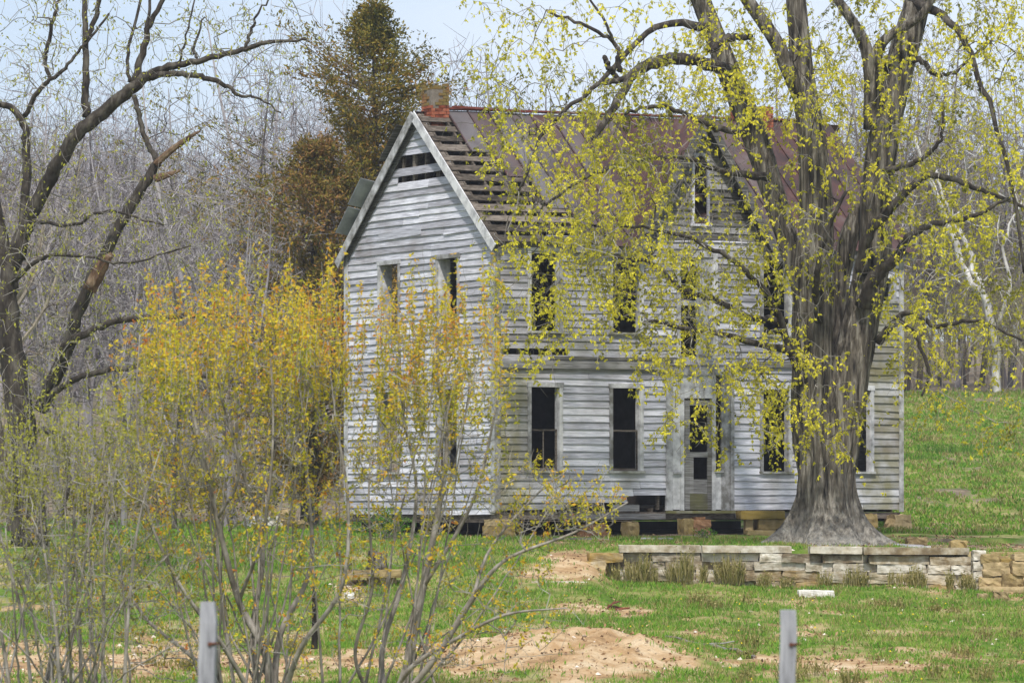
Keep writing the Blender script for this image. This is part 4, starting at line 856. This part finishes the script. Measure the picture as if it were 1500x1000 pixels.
# --- cedars behind the house
def cedar(name, label, px, Y, top, h_, rx, n, leafm, seedn, leanpx=0):
    base = at(px, 760, Y); base[2] = H(base[0], Y); tz = at(px, top, Y)[2]; hh = tz-base[2]
    t = empty(name, tuple(base), label, 'tree'); b = MB(); bend = leanpx/FPX*Y
    tp = lambda f: base+np.array((bend*f, 0, hh*f)); b.tube([tp(f)+rng.normal(size=3)*.03 for f in np.linspace(0, 1, 14)], np.linspace(.26, .02, 14), 9, lump=.04); b.build('trunk', M['bark_dark'], t, origin=base)
    b = MB(); lf = MB(); Q = []; Ds = []
    for i in range(n):
        f = h_+(1-h_)*rng.random()**.85; a = rng.uniform(0, 2*math.pi); pr = min(rx, (1-f)*8.5+.08)*max(.2, 1+.6*math.sin(f*23+seedn)+.55*math.sin(a*2+f*13+seedn))*rng.uniform(.6, 1.15)+.15
        o_ = tp(f); d = np.array((math.cos(a), math.sin(a), rng.uniform(-.05, .55))); m = 6; pts = [o_+d*pr*k/m+np.array((0, 0, .1*pr*(k/m)**2))+rng.normal(size=3)*.03*k/m for k in range(m+1)]
        b.tube(pts, np.linspace(.03, .008, m+1), 3, cap=False)
        for k in range(2, m+1):
            for _ in range(9):
                dd = d*.6+rng.normal(size=3)*.55+np.array((0, 0, .15)); dd /= np.linalg.norm(dd); ln = rng.uniform(.12, .34)
                c = pts[k]+rng.normal(size=3)*.11
                for q in range(3): Q.append(c+dd*ln*q/3); Ds.append(dd+rng.normal(size=3)*.45)
    b.build('branches', M['brown_tree'], t, origin=base); Q = np.array(Q); Ds = np.array(Ds); Ds /= np.linalg.norm(Ds, axis=1)[:, None]; k = len(Q)
    L = rng.uniform(.07, .16, k); lf.leaves(Q, Ds, L, L*.4, rng.random(k)); lf.build('foliage', M[leafm], t, origin=base)
cedar('cedar_tree', 'tall olive green cedar rising behind the gable with gaps of sky', 548, 98, 14, .2, 3.7, 400, 'cedar', 1.0)
cedar('cedar_tree', 'rusty brown cedar left of the house below the tall one', 455, 96, 215, .08, 2.5, 330, 'cedar_b', 2.3, 10)

# --- bare woodland behind
def bare_proto(name, h_, spread, n, r_tr, m, seedv, leafy=0, forks=3):
    global rng
    keep = rng; rng = np.random.default_rng(seedv)
    G = Grow(); mb = MB(); lean = rng.normal(size=2)*.1*h_; r_tr *= .72; main = catmull([[0,0,-.3,r_tr],[lean[0]*.2,lean[1]*.2,h_*.22,r_tr*.8],[lean[0]*.5,lean[1]*.6,h_*.45,r_tr*.6],[lean[0],lean[1],h_*.75,r_tr*.32],[lean[0]*1.3,lean[1],h_*.96,r_tr*.1]], 5)
    mb.tube(main[:, :3], main[:, 3], 7); G.seed(main[8:])
    for k in range(forks):
        a = rng.uniform(0, 6.28); z0 = h_*rng.uniform(.25, .5); d = np.array((math.cos(a), math.sin(a)))*spread*rng.uniform(.35, .8)
        s = catmull([[lean[0]*.3, lean[1]*.3, z0, r_tr*.5], [d[0]*.45, d[1]*.45, z0+h_*.14, r_tr*.38], [d[0]*.8, d[1]*.8, z0+h_*.32, r_tr*.22], [d[0], d[1], min(h_*.93, z0+h_*.5), r_tr*.08]], 4); mb.tube(s[:, :3], s[:, 3], 5); G.seed(s)
    A = []
    while len(A) < n:
        p = rng.uniform(-1, 1, 3)
        if np.dot(p, p) < 1: A.append((p[0]*spread, p[1]*spread, h_*.64+p[2]*h_*.38))
    G.run(np.array(A), seg=.6, wig=.09, arch=-.04, bias=.12, up=.45).tubes(mb, .0105, .42)
    TN = G.twig_nodes(.03)
    for p in TN[rng.permutation(len(TN))[:int(n*2.4)]]:
        d = rng.normal(size=3)*.5; d[2] += .6; mb.tube([p, p+d*.35, p+d*.75+rng.normal(size=3)*.06], [.009, .007, .004], 3, cap=False)
    me = mb.mesh(name, m, smooth=False); lm = None
    if leafy: l_ = MB(); clusters(l_, TN[rng.permutation(len(TN))[:leafy]], 3, .14, jit=.12, wfac=.5); lm = l_.mesh(name+'_leaves', M['leaf_l'])
    rng = keep; return me, lm
protos = [bare_proto('bare_tree', 13, 3.0, 500, .17, M['grey_tree'], 21), bare_proto('bare_tree', 15, 2.8, 500, .2, M['grey_tree'], 22, forks=2), bare_proto('bare_tree', 11, 2.9, 460, .13, M['grey_tree'], 23, forks=4),
          bare_proto('bare_tree', 14, 3.4, 520, .2, M['brown_tree'], 24, forks=4), bare_proto('bare_tree', 9, 2.4, 330, .09, M['brown_tree'], 25, leafy=260, forks=4), bare_proto('bare_tree', 12, 3.2, 480, .16, M['grey_tree'], 26, leafy=200)]
def plant(k, X, Y, s, label, group=None, name='bare_tree', z=None):
    me, lm = protos[k]; o = bpy.data.objects.new(name, me); C.objects.link(o); o.location = (X, Y, (H(X, Y) if z is None else z)-.1); o.rotation_euler = (0, 0, random.uniform(0, 6.28)); o.scale = (s, s, s*random.uniform(.9, 1.1)); tag(o, label, 'tree', group)
    if lm: c = bpy.data.objects.new('young_leaves', lm); C.objects.link(c); c.parent = o
    return o
rs = random.Random(5)
GL = 'bare trees on the wooded hillside left'; GR = 'bare trees above the grass slope right'
for k in range(170):     # left hillside
    Y = rs.uniform(112, 275); r = rs.uniform(-.165, -.02); plant(rs.choice((0, 1, 2, 0, 1, 2, 3, 5)), r*Y, Y, rs.uniform(.75, 1.1), 'bare grey tree in the leafless wood on the hillside left of and behind the house', GL)
for k in range(84):      # right wood
    Y = rs.uniform(146, 215); r = rs.uniform(.085, .165); plant(rs.choice((0, 2, 3, 3, 4, 5, 4)), r*Y, Y, rs.uniform(.75, 1.1), 'bare brown tree in the wood above the grass slope right of the house', GR)
for k in range(26):      # low bright saplings at the wood's edge, right
    Y = rs.uniform(138, 146); r = rs.uniform(.105, .165); plant(4, r*Y, Y, rs.uniform(.35, .6), 'small budding tree along the top edge of the grass slope right', 'small trees along the top of the slope')
for px, Y, k, s in ((665, 104, 1, .98), (705, 108, 0, 1.12), (745, 102, 5, .95), (800, 110, 2, 1.15), (860, 106, 0, 1.0), (930, 108, 5, 1.1), (1000, 105, 1, .9), (1240, 112, 0, 1.1), (1345, 150, 3, 1.05), (1400, 152, 0, 1.1), (1475, 148, 5, 1.15), (1090, 108, 2, 1.2)):
    X = (px-750)/FPX*Y; plant(k, X, Y, s, 'bare pale tree rising behind the house roof' if px < 1200 else 'bare tall tree on the slope behind the big maple', 'bare trees behind the roof' if px < 1200 else 'tall bare trees on the slope')
for px, Y, k, s in ((330, 90, 0, .75), (385, 95, 5, .8), (255, 88, 5, .7), (180, 92, 2, .9), (90, 90, 0, .8), (20, 88, 3, .85), (345, 100, 1, .9)):
    X = (px-750)/FPX*Y; plant(k, X, Y, s, 'slender bare tree standing between the dark old tree and the cedars', 'slender bare trees left of the house')
# white sycamore
so = at(1446, 560, 141); so[2] = H(so[0], so[1]); sy = empty('sycamore_tree', tuple(so), 'white barked sycamore with two leaning stems at the edge of the wood right', 'tree'); b = MB(); ss = []; RS = .5
for pts in ([(1462, 600, 141, 26), (1452, 470, 141, 24), (1415, 400, 141, 22), (1390, 330, 141, 18), (1365, 270, 141, 14), (1340, 200, 141, 8)], [(1458, 490, 141, 18), (1436, 420, 141, 20), (1412, 350, 141, 15), (1385, 300, 141, 10), (1372, 250, 141, 7)], [(1458, 480, 141, 15), (1480, 420, 141, 12), (1470, 360, 141, 8), (1500, 290, 141, 5)]):
    lim(pts, 8, 5, b, .05, ss)
b.build('trunk', M['pale_bark'], sy, smooth=True, origin=so); G = Grow(); [G.seed(q) for q in ss]; G.run(sample([(1400, 330, 60, 80, 1, 141, 2)], (141, 1), 160), seg=.7, arch=.05); b = MB(); G.tubes(b, .014, .42); b.build('crown', M['pale_bark'], sy, origin=so)
# brush line left behind the lawn
for i in range(26):
    px = rs.uniform(-30, 500); Y = rs.uniform(97, 110); X = (px-750)/FPX*Y; plant(4, X, Y, rs.uniform(.25, .42), 'low twiggy shrub at the back edge of the lawn left of the house', 'shrubs along the back of the lawn', 'shrub')['category'] = 'shrub'
# --- weeds and small plants
def tuft(name, X, Y, n, h_, r, m, label, cat, group=None, flat=.5):
    z = H(X, Y); a = rng.uniform(0, 6.28, n); d = rng.random(n)**.5*r; P = np.stack([np.cos(a)*d, np.sin(a)*d*.5, np.zeros(n)], 1); D = rng.normal(size=(n, 3))*flat; D[:, 2] = 1+rng.random(n)*.3; D /= np.linalg.norm(D, axis=1)[:, None]
    b = MB(); L = rng.uniform(.4, 1, n)*h_; b.leaves(P, D, L, np.full(n, .018), rng.random(n))
    Q = P+D*L[:, None]*rng.uniform(.4, 1, n)[:, None]; k = min(n, 500); D2 = rng.normal(size=(k, 3)); D2 /= np.linalg.norm(D2, axis=1)[:, None]; b.leaves(Q[:k], D2, rng.uniform(.03, .07, k), np.full(k, .03), rng.random(k))
    o = b.build(name, M[m]); o.location = (X, Y, z); return tag(o, label, cat, group)
rw = random.Random(4)
for px, sc in ((902, .6), (930, 1), (946, 1.2), (985, .8), (1003, 1.5), (1060, 1.1), (1072, 1.3), (1082, .9), (1118, .4), (1150, .3), (1205, .5), (1245, .8), (1262, .6), (1310, .5), (1335, .8), (1345, .6), (1385, .7), (958, .5), (1030, .6), (1410, .6)):
    X = (px-750)/FPX*72.9; tuft('weed_clump', X, wallY(X)-rw.uniform(.12, .3), int(70*sc+rw.uniform(20, 60)), .45*sc+.2, rw.uniform(.05, .22), 'weed', 'dry olive weeds growing up the face of the stone retaining wall', 'weeds', 'weeds along the retaining wall', rw.uniform(.1, .3))
for k in range(34):
    Y = rw.uniform(51, 69); X = rw.uniform(3.2, 9.8) if k < 24 else rw.uniform(-8, 0)
    tuft('dry_tuft', X, Y, int(rw.uniform(25, 80)), rw.uniform(.15, .4), rw.uniform(.1, .35), 'weed', 'loose tuft of dry straw coloured grass standing above the lawn', 'grass tuft', 'dry tufts on the lawn', .35)
def shrub(name, px, Y, w_, h_, n, m, label, cat='shrub', size=.06):
    X = (px-750)/FPX*Y; z = H(X, Y); q = rng.normal(size=(n, 3)); q /= np.linalg.norm(q, axis=1)[:, None]; q *= rng.random(n)[:, None]**.4; q *= 1+.35*np.sin(q[:, :1]*7+3)*np.cos(q[:, 2:]*5)
    P = q*np.array((w_/2, w_/2.6, h_/2))+np.array((0, 0, h_/2)); D = q+rng.normal(size=(n, 3))*.6+np.array((0, 0, .5)); D /= np.linalg.norm(D, axis=1)[:, None]
    b = MB(); b.leaves(P, D, rng.uniform(.6, 1.4, n)*size, np.full(n, size*.5), rng.random(n)); t = empty(name, (X, Y, z), label, cat); b.build('foliage', M[m], t)
    b = MB()
    for k in range(14): e = P[rng.integers(n)]; b.tube([(rng.normal()*.04, rng.normal()*.04, 0), e*.6, e], [.012, .008, .004], 4)
    b.build('stems', M['twig'], t)
shrub('green_shrub', 567, 77.6, 1.25, .75, 1500, 'greenleaf', 'bright green leafy shrub at the foot of the gable wall')
shrub('green_shrub', 1032, 79.4, .55, .22, 240, 'greenleaf', 'small dark green plant before the reddish pier by the doorway', size=.05)
shrub('green_shrub', 640, 78.5, .9, .8, 300, 'weed', 'dry yellowish weeds between the green shrub and the near corner pier')
shrub('evergreen_shrub', 140, 96, 2.4, 1.2, 1200, 'cedar', 'low dark evergreen bush at the back of the left lawn', size=.12)
shrub('evergreen_shrub', 330, 100, 3.2, 1.9, 1500, 'cedar', 'wide olive bush behind the sapling leaves left of the house', size=.12)
shrub('evergreen_shrub', 230, 103, 2.2, 1.5, 900, 'cedar_b', 'brown tinged bush between the other two at the lawn edge', size=.12)
tuft('daffodil_leaves', at(1395, 670, 112)[0], 112, 420, .45, 1.3, 'greenleaf', 'patch of taller dark green leaves on the grass slope right', 'plants', flat=.2)
tuft('daffodil_leaves', at(1350, 680, 109)[0], 109, 160, .3, .8, 'greenleaf', 'smaller patch of dark green leaves nearer the house on the slope', 'plants', flat=.2)
# fallen branch on the lawn
b = MB()
for pts in ([(975, 942, 59, 2.5), (1000, 944, 58.8, 4), (1030, 948, 58.6, 5), (1050, 955, 58, 5), (1080, 965, 57, 5), (1105, 975, 56, 4)], [(1030, 948, 58.6, 3), (1050, 938, 59.2, 3), (1075, 932, 60, 2)]):
    q = limb(pts, 4)
    for r in q: r[2] = H(r[0], r[1])+.05
    b.tube(q[:, :3], np.maximum(q[:, 3], .012), 6, lump=.08)
tag(b.build('fallen_branch', M['twig']), 'pale crooked fallen branch lying across the front lawn', 'branch')

# ------------------------------------------------------------------ thin spring haze
hz = MB(); hz.box(-420, 420, -45, 720, -6, 60)
hm = bpy.data.materials.new('haze_air'); hm.use_nodes = True; t = hm.node_tree; t.nodes.remove(t.nodes['Principled BSDF']); v = t.nodes.new('ShaderNodeVolumePrincipled')
v.inputs['Color'].default_value = (.86, .9, 1, 1); v.inputs['Density'].default_value = .0004; v.inputs['Anisotropy'].default_value = .2; t.links.new(v.outputs[0], t.nodes['Material Output'].inputs['Volume'])
tag(hz.build('haze', hm), 'thin pale spring haze greying the far wooded hillside', 'haze', kind='stuff')
